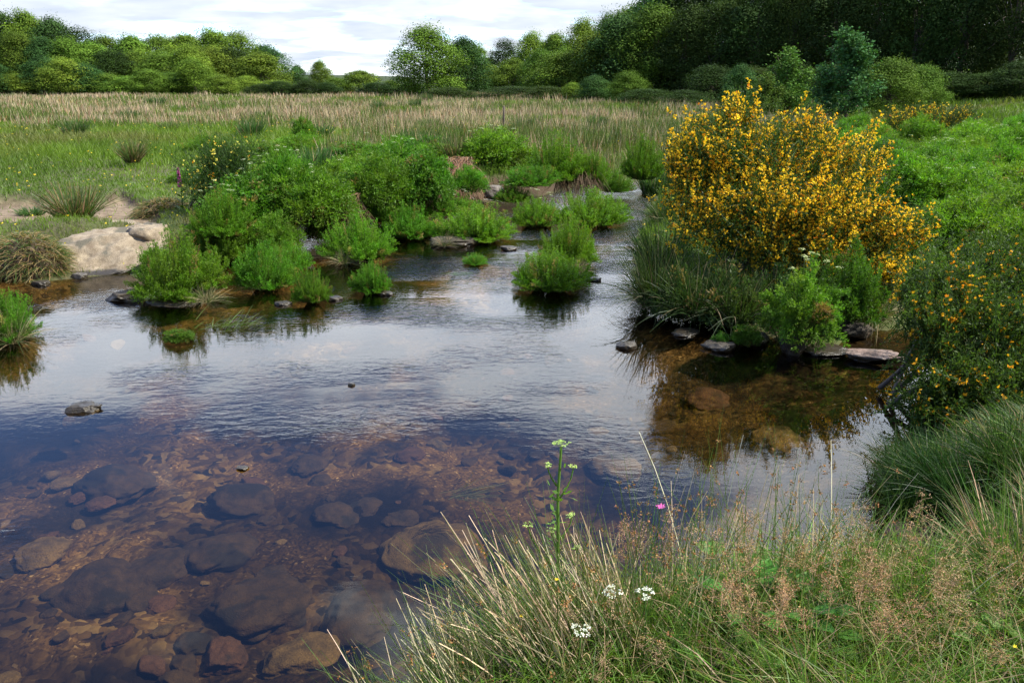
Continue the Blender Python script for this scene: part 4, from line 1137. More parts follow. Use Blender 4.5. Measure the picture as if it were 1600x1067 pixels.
# pale dead sticks
for (x0, y0, x1, y1, z, lb) in [(700, 285, 742, 312, 0.25, 'pale dead stick fallen down the far bank'), (755, 312, 788, 318, 0.12, 'short pale driftwood stick under the pale bank stone')]:
    a = P(x0, y0, z + 0.1); b = P(x1, y1, z - 0.05)
    m_ = MB(); c_ = (a + b) / 2 + np.array([0, 0, 0.03]); tubes(m_, bez(np.zeros((1, 3)), (c_ - a)[None], (b - a)[None], 6), np.linspace(0.012, 0.006, 6)[None], 6, (0.4, 0.36, 0.3))
    o = link('dead_stick', m_.mesh('dead_stick', M_STRAW, True)); o.location = tuple(a); tag(o, lb, 'stick')

# purple spike, post, water weeds
def spike(px, by, ty, z, col, label, name='purple_flower'):
    p = P(px, by, z); top = Q(px, ty, p[1])[2] - z
    st = MB(); tubes(st, np.array([[[0, 0, 0], [0.01, 0, top * 0.5], [0, 0, top]]]), np.array([[0.006, 0.005, 0.003]]), 5, (0.08, 0.13, 0.04))
    fl = MB(); n = 220; h = top * (0.55 + 0.45 * rng.random(n)); az = rng.random(n) * 6.283
    d = np.stack([np.cos(az), np.sin(az), np.full(n, 0.1)], 1)
    rhombs(fl, np.stack([np.zeros(n), np.zeros(n), h], 1), d, np.cross(d, rng.standard_normal((n, 3))), 0.05 * (1.3 - h / top), 0.025, vcol(col, n, 0.15))
    lv = MB(); n = 14; az = rng.random(n) * 6.283; d = np.stack([np.cos(az), np.sin(az), np.full(n, 0.5)], 1)
    rhombs(lv, np.stack([np.zeros(n), np.zeros(n), top * 0.45 * rng.random(n)], 1), d, np.cross(d, [0, 0, 1]), 0.12, 0.04, vcol(DEEP, n))
    thing(name, label, 'wildflower', p, [('stem', st.mesh('stem', M_LEAF)), ('flower_spike', fl.mesh('spike', M_FLOWER)), ('leaves', lv.mesh('leaves', M_LEAF))])
spike(286, 330, 262, 0.4, (0.55, 0.13, 0.40), 'tall purple foxglove spike on the far bank left of the small broom shrub')

pp = Q(787, 200, 26); zz = gz(pp[0], 26)
m_ = MB(); hpost = Q(787, 166, 26)[2] - zz
tubes(m_, np.array([[[0, 0, -0.2], [0, 0, hpost * 0.5], [0.01, 0, hpost - 0.004], [0.01, 0, hpost]]]), np.array([[0.035, 0.035, 0.033, 0.001]]), 8, (1, 1, 1))
o = link('wooden_post', m_.mesh('wooden_post', M_BARK, True)); o.location = (pp[0], 26, zz); tag(o, 'thin dark post standing alone in the marsh rushes', 'post')

def weed(px, py, wpx, n, dirv, L, col, label, z=0.0, w=0.008, up=0.25):
    p = P(px, py, z); s = math.hypot(p[1], 2) / FPX; r = wpx * s / 2
    x = rng.standard_normal(n) * r * 0.5; y = rng.standard_normal(n) * r * 0.3
    d = np.array(dirv) + rng.standard_normal((n, 3)) * np.array([0.4, 0.4, 0.1]); d[:, 2] = np.abs(d[:, 2]) * up + 0.03
    m_ = MB(); ribbons(m_, np.stack([x, y, np.full(n, -0.02)], 1), d, L * (0.5 + rng.random(n)), w, 0.12, 4, vcol(col, n, 0.2))
    o = link('water_weed', m_.mesh('water_weed', M_GRASS)); o.location = tuple(p); tag(o, label, 'water plant')
weed(350, 508, 90, 90, (0.9, 0.1, 0.2), 0.16, (0.12, 0.17, 0.05), 'pale green grass blades trailing on the water in front of the left clumps', up=2.0)
weed(712, 770, 40, 70, (0.85, 0.45, 0), 0.22, (0.12, 0.14, 0.07), 'long thin grey green weed trailing at the surface in mid foreground', z=0.005, w=0.004)
weed(712, 425, 40, 70, (0.9, 0, 0), 0.07, (0.14, 0.26, 0.04), 'patch of floating light green weed beside the tiny tuft')
place(CLUMPS_D[0], 'water_dropwort', 'little light green leafy sprig in the open water before the left clumps', 'water plant', 280, 532, 46, 512, 0.0, 0.6, 0.45)
place(SEDGE_ST, 'sedge_tussock', 'straw and green sedge overhanging the water beside the clump at the left edge', 'sedge tussock', 22, 535, 110, 452, 0.0, 0.55, 0.5)
mounds_dummy = 0

for (x, by, w, ty, lb) in [(322, 472, 60, 432, 'small grassy tuft at the water edge of the largest green clump'), (538, 412, 50, 376, 'grassy tuft at the left foot of the big round green clump'),
                          (905, 425, 44, 394, 'grassy tuft at the right foot of the paired green clumps'), (695, 385, 44, 356, 'grassy tuft at the left foot of the long domed clump'), (395, 452, 44, 420, 'grassy tuft between the two left green clumps')]:
    place(SEDGE_ST, 'grass_tuft', lb, 'grass tuft', x, by, w, ty, 0.01, 0.55, 0.42)
for (x, y, w, h_, lb) in [(600, 462, 26, 5, 'low wet stone at the foot of the small green clump before the big round one'), (520, 470, 30, 5, 'wet stone between the small green clumps'), (795, 392, 26, 6, 'dark stone right of the flat brown rock'),
                          (440, 478, 30, 5, 'low dark stone in front of the rounded green clump'), (930, 440, 24, 5, 'small dark stone beside the paired green clumps'), (60, 446, 30, 6, 'dark wet stone in the shade of the grassy mound')]:
    stone('stone', lb, x, y, w, h_, M_DARK, int(x), 0, 0.5)

# ------------------------------------------------------------------ submerged stones
SUB = [(400, 935, 165, 'd', 'large dark rounded stone under the water near the bottom left'), (475, 1010, 120, 't', 'large tan stone under the water near the bottom edge'),
       (345, 1010, 90, 'r', 'reddish stone under the water left of the large tan one'), (680, 850, 170, 't', 'large mottled tan stone under the water beside the foreground straw'),
       (525, 795, 76, 'd', 'dark oval stone under the water, left of its twin'), (572, 782, 56, 'd', 'dark oval stone under the water, right of its twin'),
       (560, 945, 150, 'd', 'black stone under the water between the large dark and the straw grass'), (240, 880, 120, 'd', 'long black stone under the water at the lower left'),
       (180, 745, 120, 'd', 'wide dark stone under the blue reflection at the left'), (375, 770, 110, 'd', 'dark stone under the tiny mossy tip'),
       (160, 905, 130, 'd', 'black slab under the water near the left corner'), (245, 930, 44, 'r', 'red stone beside the long black stone under the water'),
       (625, 800, 60, 'd', 'dark stone under the water above the large mottled one'), (340, 850, 120, 'd', 'dark slab under the water in the middle of the lower left'),
       (960, 725, 90, 't', 'orange tan stone under the grey reflection behind the tall green stem'), (120, 765, 34, 'r', 'small red brown stone under the water at the left'),
       (155, 775, 44, 'r', 'flat brown stone under the water next to the small red brown one'), (300, 990, 60, 'd', 'dark stone left of the reddish one under the water'),
       (480, 715, 60, 'd', 'dark stone under the rippled band in mid river'), (500, 740, 40, 'd', 'small black stone under the water below the rippled band'),
       (1220, 690, 90, 't', 'brown stone under the broom reflection'), (1100, 620, 80, 'r', 'reddish stone under the shaded water below the broom'),
       (60, 850, 80, 't', 'tan stone under the water by the left edge'), (640, 700, 50, 'r', 'brown stone under the water right of the rippled band')]
for i, (x, y, w, c, lb) in enumerate(SUB):
    z = -0.30
    p = P(x, y, z); p = P(x, y, max(-0.3, gz(p[0], p[1]) + 0.02)); s = math.hypot(p[1], 2.3) / FPX
    hw = w * s / 2
    me = rock_mesh('river_stone', hw, hw * (0.7 + 0.3 * rng.random()), min(hw * 0.4, 0.13), {'d': M_SUBD, 't': M_SUBT, 'r': M_SUBR}[c], 50 + i, 0.45, 0.0, True, 0 - 3)
    o = link('river_stone', me); o.location = (p[0], p[1], min(gz(p[0], p[1]) + 0.02, -0.04 - min(hw * 0.4, 0.13))); o.rotation_euler = (0, 0, rng.random() * 3)
    tag(o, lb, 'stone')
SM = [rock_mesh('river_stone', 0.07, 0.055, 0.035, m_, 90 + i, 0.3, 0.3) for i, m_ in enumerate((M_SUBD, M_SUBT, M_SUBR, M_SUBD))]
SMW = ['black', 'tan', 'reddish', 'dark brown']
cnt = 0
for i in range(1200):
    x = -6 + 9 * rng.random(); y = 1.6 + 5.5 * rng.random()
    h_, sd_, _ = ground_h(np.array([x]), np.array([y]))
    if sd_[0] > -0.25 or fbm2(np.array([x]), np.array([y]), 1.0, 99, 3)[0] < 0.50: continue
    k = int(rng.integers(0, 4)); s = 0.35 + 1.1 * rng.random() ** 2
    o = link('river_stone', SM[k]); o.location = (x, y, float(h_[0]) + 0.005); o.rotation_euler = (0.2 * rng.standard_normal(), 0.2 * rng.standard_normal(), rng.random() * 6); o.scale = (s, s * (0.7 + 0.5 * rng.random()), s)
    tag(o, 'small %s stone among the scattered pebbles on the river bed' % SMW[k], 'stone', 'small stones on the river bed')
    cnt += 1
    if cnt >= 220: break

# ------------------------------------------------------------------ foreground bank
def near_grass():
    n = 60000
    r = 1.0 + 3.6 * rng.random(n) ** 0.8; a = RA_(-30 + 85 * rng.random(n))
    x = np.sin(a) * r; y = np.cos(a) * r
    h, sd, pd = ground_h(x, y, False)
    ok = (sd > 0.03)
    x, y, h, sd = x[ok], y[ok], h[ok], sd[ok]; n = len(x)
    f = fbm2(x, y, 2.4, 81, 3)
    ht = (0.12 + 0.26 * f) * (0.6 + 0.8 * rng.random(n)) * (0.6 + 0.6 * sstep(0, 0.4, sd))
    t = rng.random(n) * 0.7; az = rng.random(n) * 6.283
    d = np.stack([np.cos(az) * np.sin(t), np.sin(az) * np.sin(t), np.cos(t)], 1)
    dry = rng.random(n) < 0.2
    c = np.where(dry[:, None], vcol((0.30, 0.23, 0.12), n, 0.2), vcol((0.09, 0.18, 0.02), n, 0.3, 0.1))
    m_ = MB(); ribbons(m_, np.stack([x, y, h - 0.01], 1), d, ht, 0.0045 * (0.6 + 0.8 * rng.random(n)), 0.5, 3, c)
    o = link('bank_grass', m_.mesh('bank_grass', M_GRASS)); tag(o, 'green grass covering the near bank', 'grass', kind='stuff')
near_grass()

def side_grass():
    # rough grass of the right bank between 3 and 12 m
    n = 90000
    x, y, r = samp(n, 3.0, 14, 5, 48)
    h, sd, pd = ground_h(x, y, False)
    ok = (sd > 0.05)
    x, y, h, sd, r = x[ok], y[ok], h[ok], sd[ok], r[ok]; n = len(x)
    ht = (0.10 + 0.25 * fbm2(x, y, 1.2, 83, 3)) * (0.6 + 0.8 * rng.random(n)) * (0.5 + 0.5 * sstep(0, 0.6, sd))
    t = rng.random(n) * 0.6; az = rng.random(n) * 6.283
    d = np.stack([np.cos(az) * np.sin(t), np.sin(az) * np.sin(t), np.cos(t)], 1)
    c = np.where((rng.random(n) < 0.12)[:, None], vcol((0.28, 0.22, 0.12), n, 0.2), vcol((0.06, 0.12, 0.025), n, 0.2, 0.08))
    m_ = MB(); ribbons(m_, np.stack([x, y, h - 0.01], 1), d, ht, np.maximum(0.005, r * 0.001), 0.5, 3, c)
    o = link('right_bank_grass', m_.mesh('right_bank_grass', M_GRASS)); tag(o, 'rough green grass covering the right bank', 'grass', kind='stuff')
side_grass()

def fg_rush(nb, hgt, straw, lean, ld, rad, heads=0.25, spread=0.5, w=0.003, green=(0.085, 0.14, 0.035)):
    mg = MB(); ms = MB(); heads_ = []
    az = rng.random(nb) * 6.283; r = np.sqrt(rng.random(nb)) * rad
    p0 = np.stack([np.cos(az) * r, np.sin(az) * r, np.zeros(nb)], 1)
    tilt = np.abs(rng.standard_normal(nb)) * spread * 0.6; az2 = rng.random(nb) * 6.283
    d = nrm(np.stack([np.cos(az2) * np.sin(tilt) + ld[0] * lean, np.sin(az2) * np.sin(tilt) + ld[1] * lean, np.cos(tilt)], 1))
    L = hgt * (0.5 + 0.55 * rng.random(nb)); isst = rng.random(nb) < straw
    bend = 0.3 * rng.random(nb) ** 2 + 0.05
    if isst.sum(): ribbons(ms, p0[isst], d[isst], L[isst] * 0.9, w * 1.1, bend[isst], 4, vcol((0.48, 0.39, 0.25), isst.sum(), 0.25), tip=0.5)
    g = ~isst
    pts = ribbons(mg, p0[g], d[g], L[g], w * (0.7 + 0.5 * rng.random(g.sum())), bend[g], 5, vcol(green, g.sum(), 0.2, 0.1), tip=0.2)
    hs = rng.random(len(pts)) < heads
    q = pts[hs][:, 4]
    if len(q):
        for q1 in q:
            k = 11; e = q1[None] + rng.standard_normal((k, 3)) * 0.004; h1 = MB()
            u = nrm(rng.standard_normal(e.shape)); rhombs(h1, e, u, np.cross(u, rng.standard_normal(e.shape)), 0.008, 0.005, vcol((0.27, 0.14, 0.05), len(e), 0.3))
            heads_.append(h1)
    r_ = [('green_blades', mg.mesh('green_blades', M_GRASS))]
    if ms.V: r_.append(('dry_blades', ms.mesh('dry_blades', M_STRAW)))
    r_ += [('seed_head', h1.mesh('seed_head', M_STRAW)) for h1 in heads_]
    return r_

def panicles(npn, hgt, rad, col=(0.36, 0.21, 0.10)):
    st = MB(); sd_ = MB(); bl = MB()
    az = rng.random(npn) * 6.283; r = np.sqrt(rng.random(npn)) * rad
    p0 = np.stack([np.cos(az) * r, np.sin(az) * r, np.zeros(npn)], 1)
    t = np.abs(rng.standard_normal(npn)) * 0.22; az2 = rng.random(npn) * 6.283
    d = np.stack([np.cos(az2) * np.sin(t), np.sin(az2) * np.sin(t), np.cos(t)], 1)
    L = hgt * (0.75 + 0.35 * rng.random(npn))
    pts = ribbons(st, p0, d, L, 0.0022, 0.1, 5, vcol((0.24, 0.2, 0.09), npn, 0.15), tip=0.5)
    top = pts[:, -1]; dn = nrm(pts[:, -1] - pts[:, -2])
    nb = 26
    f = rng.random((npn, nb)); pl = 0.13 * (0.7 + 0.5 * rng.random((npn, 1)))
    b0 = top[:, None] - dn[:, None] * (pl * f)[..., None]
    a = rng.random((npn, nb)) * 6.283
    od = np.stack([np.cos(a), np.sin(a), np.full_like(a, 0.55)], -1)
    bl_ = 0.045 * (0.35 + f) * (0.5 + 0.7 * rng.random((npn, nb)))
    ribbons(st, b0.reshape(-1, 3), od.reshape(-1, 3), bl_.ravel(), 0.0012, 0.15, 2, np.array([0.3, 0.2, 0.12]), tip=0.6)
    k = 7
    tt = 0.35 + 0.7 * rng.random((npn, nb, k, 1))
    e = (b0[:, :, None] + nrm(od)[:, :, None] * bl_[..., None, None] * tt + rng.standard_normal((npn, nb, k, 3)) * 0.0045).reshape(-1, 3)
    u = nrm(rng.standard_normal(e.shape) + np.array([0, 0, 0.4]))
    rhombs(sd_, e, u, np.cross(u, rng.standard_normal(e.shape)), 0.0046, 0.0025, vcol(col, len(e), 0.25))
    n = npn * 9
    az = rng.random(n) * 6.283; r = np.sqrt(rng.random(n)) * rad * 1.1; t = rng.random(n) * 0.5
    d = np.stack([np.cos(az) * np.sin(t), np.sin(az) * np.sin(t), np.cos(t)], 1)
    ribbons(bl, np.stack([np.cos(az) * r, np.sin(az) * r, np.zeros(n)], 1), d, hgt * (0.3 + 0.4 * rng.random(n)), 0.004, 0.4, 4, vcol((0.09, 0.16, 0.03), n, 0.25, 0.1))
    return [('green_blades', bl.mesh('green_blades', M_GRASS)), ('stalks', st.mesh('stalks', M_STRAW)), ('seed_heads', sd_.mesh('seed_heads', M_STRAW))]

def near(parts, name, label, cat, px, py, s=1.0, rot=None, group=None, zoff=0.0):
    z = 0.3
    for _ in range(5):
        p = P(px, py, z); z = max(0.0, gz(p[0], p[1]))
    thing(name, label, cat, (p[0], p[1], z - 0.01 + zoff), parts, rng.random() * 6.28 if rot is None else rot, (s, s, s), group)
    return p

STR = fg_rush(420, 0.5, 0.42, 0.4, (-1, 0.15), 0.12, 0.12, 0.55)
STR2 = fg_rush(330, 0.46, 0.38, 0.3, (-0.9, 0.3), 0.12, 0.12, 0.5)
near(STR, 'rush_tussock', 'straw coloured rush tussock leaning left over the water in the foreground', 'rush tussock', 880, 1065, 1.2, rot=0)
near(STR2, 'rush_tussock', 'mixed straw and green rush tussock left of the tall green stem', 'rush tussock', 950, 1020, 1.1, rot=0)
near(STR2, 'rush_tussock', 'sparse straw tussock nearest the bottom edge left of centre', 'rush tussock', 740, 1120, rot=0)
near(fg_rush(90, 0.3, 0.3, 0.35, (-1, 0.3), 0.1, 0.3, 0.8), 'rush_tussock', 'small tuft with dark brown heads at the lower left corner of the bank', 'rush tussock', 590, 1110, rot=0)
TALL = [fg_rush(60, 0.72, 0.12, 0.05, (0.3, 0.3), 0.16, 0.55, 0.3, 0.0035) for _ in range(2)]
for i, (x, y, s) in enumerate([(1030, 985, 0.95), (1120, 960, 1.0), (1210, 960, 1.0), (1290, 950, 0.9), (1010, 1040, 0.9), (1380, 985, 0.75)]):
    near(TALL[i % 2], 'tall_rush', 'thin tall green rushes with brown side heads, %s group from the left in the foreground' % ORD[i], 'rush tussock', x, y, s, group='tall rushes along the near bank')
PAN = [panicles(8, 0.42, 0.14), panicles(7, 0.36, 0.16, (0.40, 0.28, 0.15)), panicles(7, 0.40, 0.14, (0.36, 0.2, 0.1))]
spots = [(1000, 975), (1075, 990), (1150, 965), (1225, 950), (1290, 965), (1350, 1010), (1120, 1040), (1210, 1040), (1300, 1050), (1400, 1060), (1460, 1010), (1030, 1075), (1530, 1010), (950, 1075), (1480, 1080), (1570, 1050), (1400, 960), (1260, 1000), (1160, 1090), (860, 1110)]
for i, (x, y) in enumerate(spots):
    if i % 4 == 3: continue
    near(PAN[i % 3], 'bent_grass', 'airy brown seeded grass tuft in the foreground, %s counted from the far bank side' % ORD[i], 'grass tuft', x, y, 0.9 + 0.25 * rng.random(), group='airy seeded grasses on the near bank')

# broad leaved plant
def broad(n, s, col):
    m_ = MB(); st = MB()
    az = rng.random(n) * 6.283; t = 0.3 + rng.random(n) * 0.7; L = s * (0.6 + 0.5 * rng.random(n))
    d = np.stack([np.cos(az) * np.sin(t), np.sin(az) * np.sin(t), np.cos(t)], 1)
    pts = ribbons(st, np.zeros((n, 3)), d, L, 0.004, 0.3, 4, vcol((0.1, 0.16, 0.04), n))
    tp = pts[:, -1]; dn = nrm(pts[:, -1] - pts[:, -2]); side = nrm(np.cross(dn, [0, 0, 1.0])) 
    LL = 0.07 + 0.05 * rng.random(n)
    prof = [(0, 0.15), (0.15, 0.42), (0.4, 0.55), (0.65, 0.42), (0.85, 0.2), (1.0, 0.02)]
    V = []; 
    for (u, w) in prof:
        c = tp + dn * (LL * u)[:, None] + np.array([0, 0, -1]) * (LL * u * u * 0.35)[:, None]
        V += [c - side * (LL * w * 0.6)[:, None] + np.array([0, 0, 0.008]), c, c + side * (LL * w * 0.6)[:, None] + np.array([0, 0, 0.008])]
    V = np.stack(V, 1).reshape(-1, 3)
    b = np.arange(n)[:, None] * 18; F = []
    for r_ in range(5):
        for c_ in range(2):
            k_ = r_ * 3 + c_; F.append(np.stack([b[:, 0] + k_, b[:, 0] + k_ + 1, b[:, 0] + k_ + 4, b[:, 0] + k_ + 3], 1))
    m_.add(V, np.concatenate(F), rep(vcol(col, n, 0.15), 18))
    return [('leaves', m_.mesh('broad_leaves', M_LEAF, True)), ('stems', st.mesh('leaf_stalks', M_LEAF))]
BRD = broad(26, 0.2, (0.09, 0.2, 0.03))
for (x, y, s, lb) in [(1180, 985, 1.1, 'broad leaved green dock in the seeded grasses'), (1240, 1010, 1.0, 'low broad leaved plant right of the green dock'), (1150, 930, 1.0, 'broad leaved plant at the water edge behind the green dock'), (1580, 1060, 0.8, 'round leaved green plant in the bottom right corner'), (1130, 1085, 0.8, 'broad leaves at the bottom edge below the dock')]:
    near(BRD, 'broad_leaved_plant', lb, 'leafy plant', x, y, s)

# tall green umbel stem
def tall_umbel():
    st = MB(); fl = []; lv = MB()
    H = 0.62
    C = np.array([[[0, 0, 0], [0.006, 0, H * 0.4], [0.0, 0, H * 0.75], [0.008, 0, H]]])
    tubes(st, C, np.array([[0.008, 0.0065, 0.005, 0.004]]), 7, (0.14, 0.27, 0.05))
    tips = [np.array([0.008, 0, H])]
    for (z, dx, dz, s) in [(0.80, -0.035, 0.06, 1), (0.74, 0.05, 0.09, 1), (0.52, 0.05, 0.07, 0.8), (0.48, -0.02, 0.05, 0.8), (0.36, -0.10, 0.14, 0.8), (0.3, 0.07, 0.1, 0.7)]:
        a = np.array([[0.003, 0, H * z]]); b = np.array([[dx, 0.01, H * z + dz]])
        tubes(st, bez(a, (a + b) / 2 + np.array([dx * 0.3, 0, -0.005]), b, 5), np.linspace(0.0035, 0.0022, 5)[None], 5, (0.14, 0.27, 0.05))
        tips.append(b[0])
    for i, tpt in enumerate(tips):
        f_ = MB(); umbels(f_, st, tpt[None], 0.026 if i == 0 else 0.016, (0.42, 0.55, 0.16), 16 if i == 0 else 9, 7, 0.0055); fl.append(f_)
    n = 60
    z = H * (0.1 + 0.75 * rng.random(n)); az = rng.random(n) * 6.283
    d = np.stack([np.cos(az), np.sin(az), 0.6 + 0 * az], 1)
    b0 = np.stack([0 * z, 0 * z, np.round(z / (H / 8)) * (H / 8)], 1) + d * 0.02
    rhombs(lv, b0 + rng.standard_normal((n, 3)) * 0.012, d + rng.standard_normal((n, 3)) * 0.5, np.cross(d, rng.standard_normal((n, 3))), 0.028, 0.012, vcol((0.12, 0.25, 0.04), n))
    return [('stem', st.mesh('umbel_stem', M_LEAF, True)), ('leaves', lv.mesh('umbel_leaves', M_LEAF))] + [('flower_head', f.mesh('umbel_head', M_FLOWER)) for f in fl]
pu = P(868, 960, 0.3); pu[2] = gz(pu[0], pu[1]); su = (Q(876, 690, pu[1])[2] - pu[2]) / 0.64
thing('umbellifer_plant', 'tall light green umbellifer stem with green flower heads rising before the water', 'wildflower', pu, tall_umbel(), 0, (0.95, 0.95, su))

def white_umbel(H):
    st = MB(); fl = MB()
    tubes(st, np.array([[[0, 0, 0], [0.01, 0, H * 0.5], [0, 0, H]]]), np.array([[0.003, 0.0025, 0.002]]), 5, (0.12, 0.2, 0.05))
    umbels(fl, st, np.array([[0., 0, H]]), 0.026, (0.72, 0.74, 0.66), 14, 9, 0.005)
    return [('stem', st.mesh('white_umbel_stem', M_LEAF)), ('flower_head', fl.mesh('white_umbel_head', M_FLOWER))]
def atpix(parts, name, label, cat, px, ty, Y, H, group=None):
    t = Q(px, ty, Y); thing(name, label, cat, (t[0], Y, t[2] - H), parts, rng.random() * 6, (1, 1, 1), group)
WU = white_umbel(0.3)
atpix(WU, 'white_umbel_flower', 'white umbel flower in the foreground grass, left of its close neighbour', 'wildflower', 957, 930, 2.0, 0.3)
atpix(WU, 'white_umbel_flower', 'white umbel flower in the foreground grass, right of its close neighbour', 'wildflower', 1008, 932, 2.0, 0.3)
atpix(WU, 'white_umbel_flower', 'small white umbel flower lowest in the foreground grass', 'wildflower', 908, 990, 1.9, 0.3)

def small_flower(H, col, r=0.018, n=14):
    st = MB(); fl = MB()
    tubes(st, np.array([[[0, 0, 0], [0.01, 0, H * 0.5], [0, 0, H]]]), np.array([[0.002, 0.0018, 0.0015]]), 5, (0.12, 0.16, 0.06))
    az = np.linspace(0, 6.283, n, endpoint=False); d = np.stack([np.cos(az), np.sin(az), 0.5 * rng.random(n)], 1)
    rhombs(fl, np.repeat(np.array([[0., 0, H]]), n, 0), d, np.cross(d, [0, 0, 1]), r * (0.8 + 0.4 * rng.random(n)), r * 0.35, vcol(col, n, 0.1))
    return [('stem', st.mesh('flower_stem', M_LEAF)), ('petals', fl.mesh('petals', M_FLOWER))]
atpix(small_flower(0.4, (0.6, 0.12, 0.42), 0.02, 12), 'ragged_robin', 'single ragged pink flower among the tall rushes by the water', 'wildflower', 1032, 792, 2.4, 0.4)
YEL = small_flower(0.22, (0.8, 0.6, 0.03), 0.008, 8)
for (x, y, lb) in [(815, 962, 'tiny yellow flower in the straw grass'), (793, 996, 'tiny orange yellow flower low in the straw grass'), (1586, 1010, 'small yellow flower in the bottom right corner'), (870, 905, 'tiny yellow flower beside the foot of the tall green stem')]:
    atpix(YEL, 'yellow_flower', lb, 'wildflower', x, y, 1.95, 0.22)

# sedge banks at the right; dark tussocks have shade painted into their green
DS = [tussock(900, 0.5, 0.9, 0, (0.024, 0.06, 0.012), 0.03, (0.25, 0.2, 0.1), 0.0055, 0.6, 0.22, 5) for _ in range(2)]
LS = tussock(480, 0.5, 0.75, 0, (0.07, 0.13, 0.025), 0.35, (0.38, 0.28, 0.18), 0.005, 0.4, 0.14, 5)
for i, (x, y, s, pr_, lb) in enumerate([
    (1425, 750, 0.62, DS[0], 'shade-darkened sedge tussock overhanging the water below the near broom'), (1480, 765, 0.72, DS[1], 'shade-darkened sedge tussock under the near broom, right of the overhanging one'),
    (1440, 800, 0.65, DS[1], 'dark sedge tussock nearest the brown stones at the right'), (1540, 775, 0.75, DS[0], 'tall dark sedge tussock below the near broom at the right'),
    (1600, 745, 0.75, DS[1], 'dark sedge tussock at the right edge below the near broom'),
    (1610, 920, 0.95, LS, 'sunlit reddish and green rush tussock at the right edge of the bank'), (1560, 890, 0.65, LS, 'smaller sunlit rush tussock left of the one at the right edge'),
    (1690, 870, 0.9, LS, 'rush tussock just beyond the right edge')]):
    near(pr_, 'sedge_tussock', lb, 'sedge tussock', x, y, s)
stone('rock', 'brown earthy stone at the water edge right of the airy grasses', 1440, 880, 110, 34, M_SUBR, 61, 0.0, 0.4)

# ------------------------------------------------------------------ camera, light, sky
cam = bpy.data.cameras.new('camera'); co = bpy.data.objects.new('camera', cam); COL.objects.link(co)
cam.sensor_width = 36; cam.lens = FPX / 1600 * 36; cam.clip_start = 0.05; cam.clip_end = 3000
co.location = (0, 0, CAMZ); co.rotation_euler = (R(90) - PITCH, 0, 0)
scene.camera = co

SUN_EL = R(50); SUN_AZ = R(98)          # azimuth measured clockwise from +Y (view direction)
sd_ = np.array([math.sin(SUN_AZ) * math.cos(SUN_EL), math.cos(SUN_AZ) * math.cos(SUN_EL), math.sin(SUN_EL)])
ld = bpy.data.lights.new('sun', 'SUN'); ld.energy = 5.0; ld.angle = R(0.6); ld.color = (1.0, 0.95, 0.86)
lo = bpy.data.objects.new('sun', ld); COL.objects.link(lo)
from mathutils import Vector
lo.rotation_euler = Vector(sd_).to_track_quat('Z', 'Y').to_euler()

world = bpy.data.worlds.new('World'); scene.world = world; world.use_nodes = True
nt = world.node_tree; nt.nodes.clear(); N = nt.nodes.new; Lk = nt.links.new
out = N('ShaderNodeOutputWorld'); bg = N('ShaderNodeBackground'); bg.inputs['Strength'].default_value = 0.15
sky = N('ShaderNodeTexSky'); sky.sky_type = 'NISHITA'; sky.sun_disc = False; sky.sun_elevation = SUN_EL; sky.sun_rotation = SUN_AZ; sky.air_density = 1.0; sky.dust_density = 0.2; sky.ozone_density = 4.0
tc = N('ShaderNodeTexCoord'); sx = N('ShaderNodeSeparateXYZ'); Lk(tc.outputs['Generated'], sx.inputs[0])
def math_(op, a, b=None, c=None):
    q = N('ShaderNodeMath'); q.operation = op
    for v, i in ((a, 0), (b, 1), (c, 2)):
        if v is None: continue
        if isinstance(v, (int, float)): q.inputs[i].default_value = v
        else: Lk(v, q.inputs[i])
    return q.outputs[0]
zc = math_('ADD', math_('MAXIMUM', sx.outputs['Z'], 0.0), 0.12)
cx = math_('DIVIDE', sx.outputs['X'], zc); cy = math_('DIVIDE', sx.outputs['Y'], zc)
cb = N('ShaderNodeCombineXYZ'); Lk(cx, cb.inputs[0]); Lk(cy, cb.inputs[1])
n1 = N('ShaderNodeTexNoise'); n1.inputs['Scale'].default_value = 1.7; n1.inputs['Detail'].default_value = 8; n1.inputs['Roughness'].default_value = 0.55; n1.inputs['Distortion'].default_value = 0.3
Lk(cb.outputs[0], n1.inputs[0])
n2 = N('ShaderNodeTexNoise'); n2.inputs['Scale'].default_value = 2.4; n2.inputs['Detail'].default_value = 5
Lk(cb.outputs[0], n2.inputs[0])
# coverage by elevation: solid low cloud deck, a blue rift above it, broken cloud overhead
el = N('ShaderNodeValToRGB'); e = el.color_ramp.elements
e[0].position = 0.0; e[0].color = (0.62,) * 3 + (1,); e[1].position = 1.0; e[1].color = (0.5,) * 3 + (1,)
for p_, v_ in ((0.02, 0.545), (0.08, 0.535), (0.15, 0.70), (0.30, 0.70), (0.36, 0.62), (0.42, 0.33), (0.54, 0.33), (0.60, 0.46)):
    q = e.new(p_); q.color = (v_, v_, v_, 1)
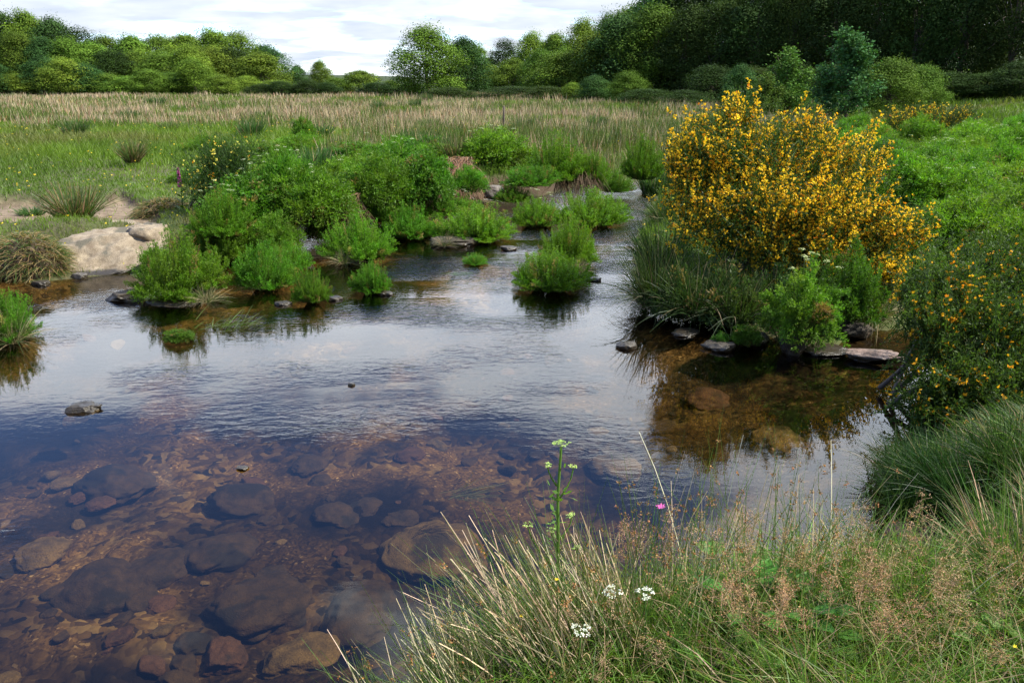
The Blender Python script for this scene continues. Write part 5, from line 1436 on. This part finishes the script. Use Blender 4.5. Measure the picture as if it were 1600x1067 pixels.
# the rift sinks to the left, rises to the right
zt = math_('ADD', sx.outputs['Z'], math_('MULTIPLY', sx.outputs['X'], -0.12))
Lk(math_('MAXIMUM', zt, 0.0), el.inputs[0])
cov = math_('ADD', math_('ADD', n1.outputs[0], math_('MULTIPLY', math_('MAXIMUM', sx.outputs['X'], 0.0), 1.0)), math_('SUBTRACT', el.outputs[0], 0.5))
cm = N('ShaderNodeMapRange'); cm.interpolation_type = 'SMOOTHSTEP'; cm.inputs[1].default_value = 0.44; cm.inputs[2].default_value = 0.60; Lk(cov, cm.inputs[0])
cc = N('ShaderNodeValToRGB'); cc.color_ramp.elements[0].position = 0.3; cc.color_ramp.elements[0].color = (2.6, 2.95, 3.5, 1); cc.color_ramp.elements[1].position = 0.65; cc.color_ramp.elements[1].color = (3.5, 3.75, 4.1, 1)
Lk(n2.outputs[0], cc.inputs[0])
br = N('ShaderNodeMapRange'); br.interpolation_type = 'SMOOTHSTEP'; br.inputs[1].default_value = 0.12; br.inputs[2].default_value = 0.30; br.inputs[3].default_value = 1.0; br.inputs[4].default_value = 3.5
fy = N('ShaderNodeMapRange'); fy.inputs[1].default_value = 0.1; fy.inputs[2].default_value = 0.7; Lk(sx.outputs['Y'], fy.inputs[0])
Lk(math_('MULTIPLY', sx.outputs['Z'], fy.outputs[0]), br.inputs[0])
bf = N('ShaderNodeMapRange'); bf.inputs[1].default_value = -0.1; bf.inputs[2].default_value = 0.6; bf.inputs[3].default_value = 0.62; bf.inputs[4].default_value = 1.0; Lk(sx.outputs['Y'], bf.inputs[0])
bm_ = math_('MULTIPLY', br.outputs[0], bf.outputs[0])
sc_ = N('ShaderNodeVectorMath'); sc_.operation = 'SCALE'; Lk(cc.outputs[0], sc_.inputs[0]); Lk(bm_, sc_.inputs['Scale'])
mx = N('ShaderNodeMix'); mx.data_type = 'RGBA'; Lk(cm.outputs[0], mx.inputs[0]); bl_ = N('ShaderNodeMix'); bl_.data_type = 'RGBA'; bl_.blend_type = 'MULTIPLY'; bl_.inputs[0].default_value = 1; bl_.inputs[7].default_value = (1.0, 1.1, 1.4, 1); Lk(sky.outputs[0], bl_.inputs[6]); Lk(bl_.outputs[2], mx.inputs[6]); Lk(sc_.outputs[0], mx.inputs[7])
Lk(mx.outputs[2], bg.inputs[0]); Lk(bg.outputs[0], out.inputs[0])

scene.view_settings.view_transform = 'Standard'; scene.view_settings.look = 'None'
scene.view_settings.exposure = 0.88; scene.view_settings.gamma = 1.0
scene.render.engine = 'CYCLES'
scene.cycles.max_bounces = 8; scene.cycles.transparent_max_bounces = 12; scene.cycles.diffuse_bounces = 3; scene.cycles.transmission_bounces = 4
scene.cycles.use_denoising = True
scene.cycles.caustics_reflective = False; scene.cycles.caustics_refractive = False
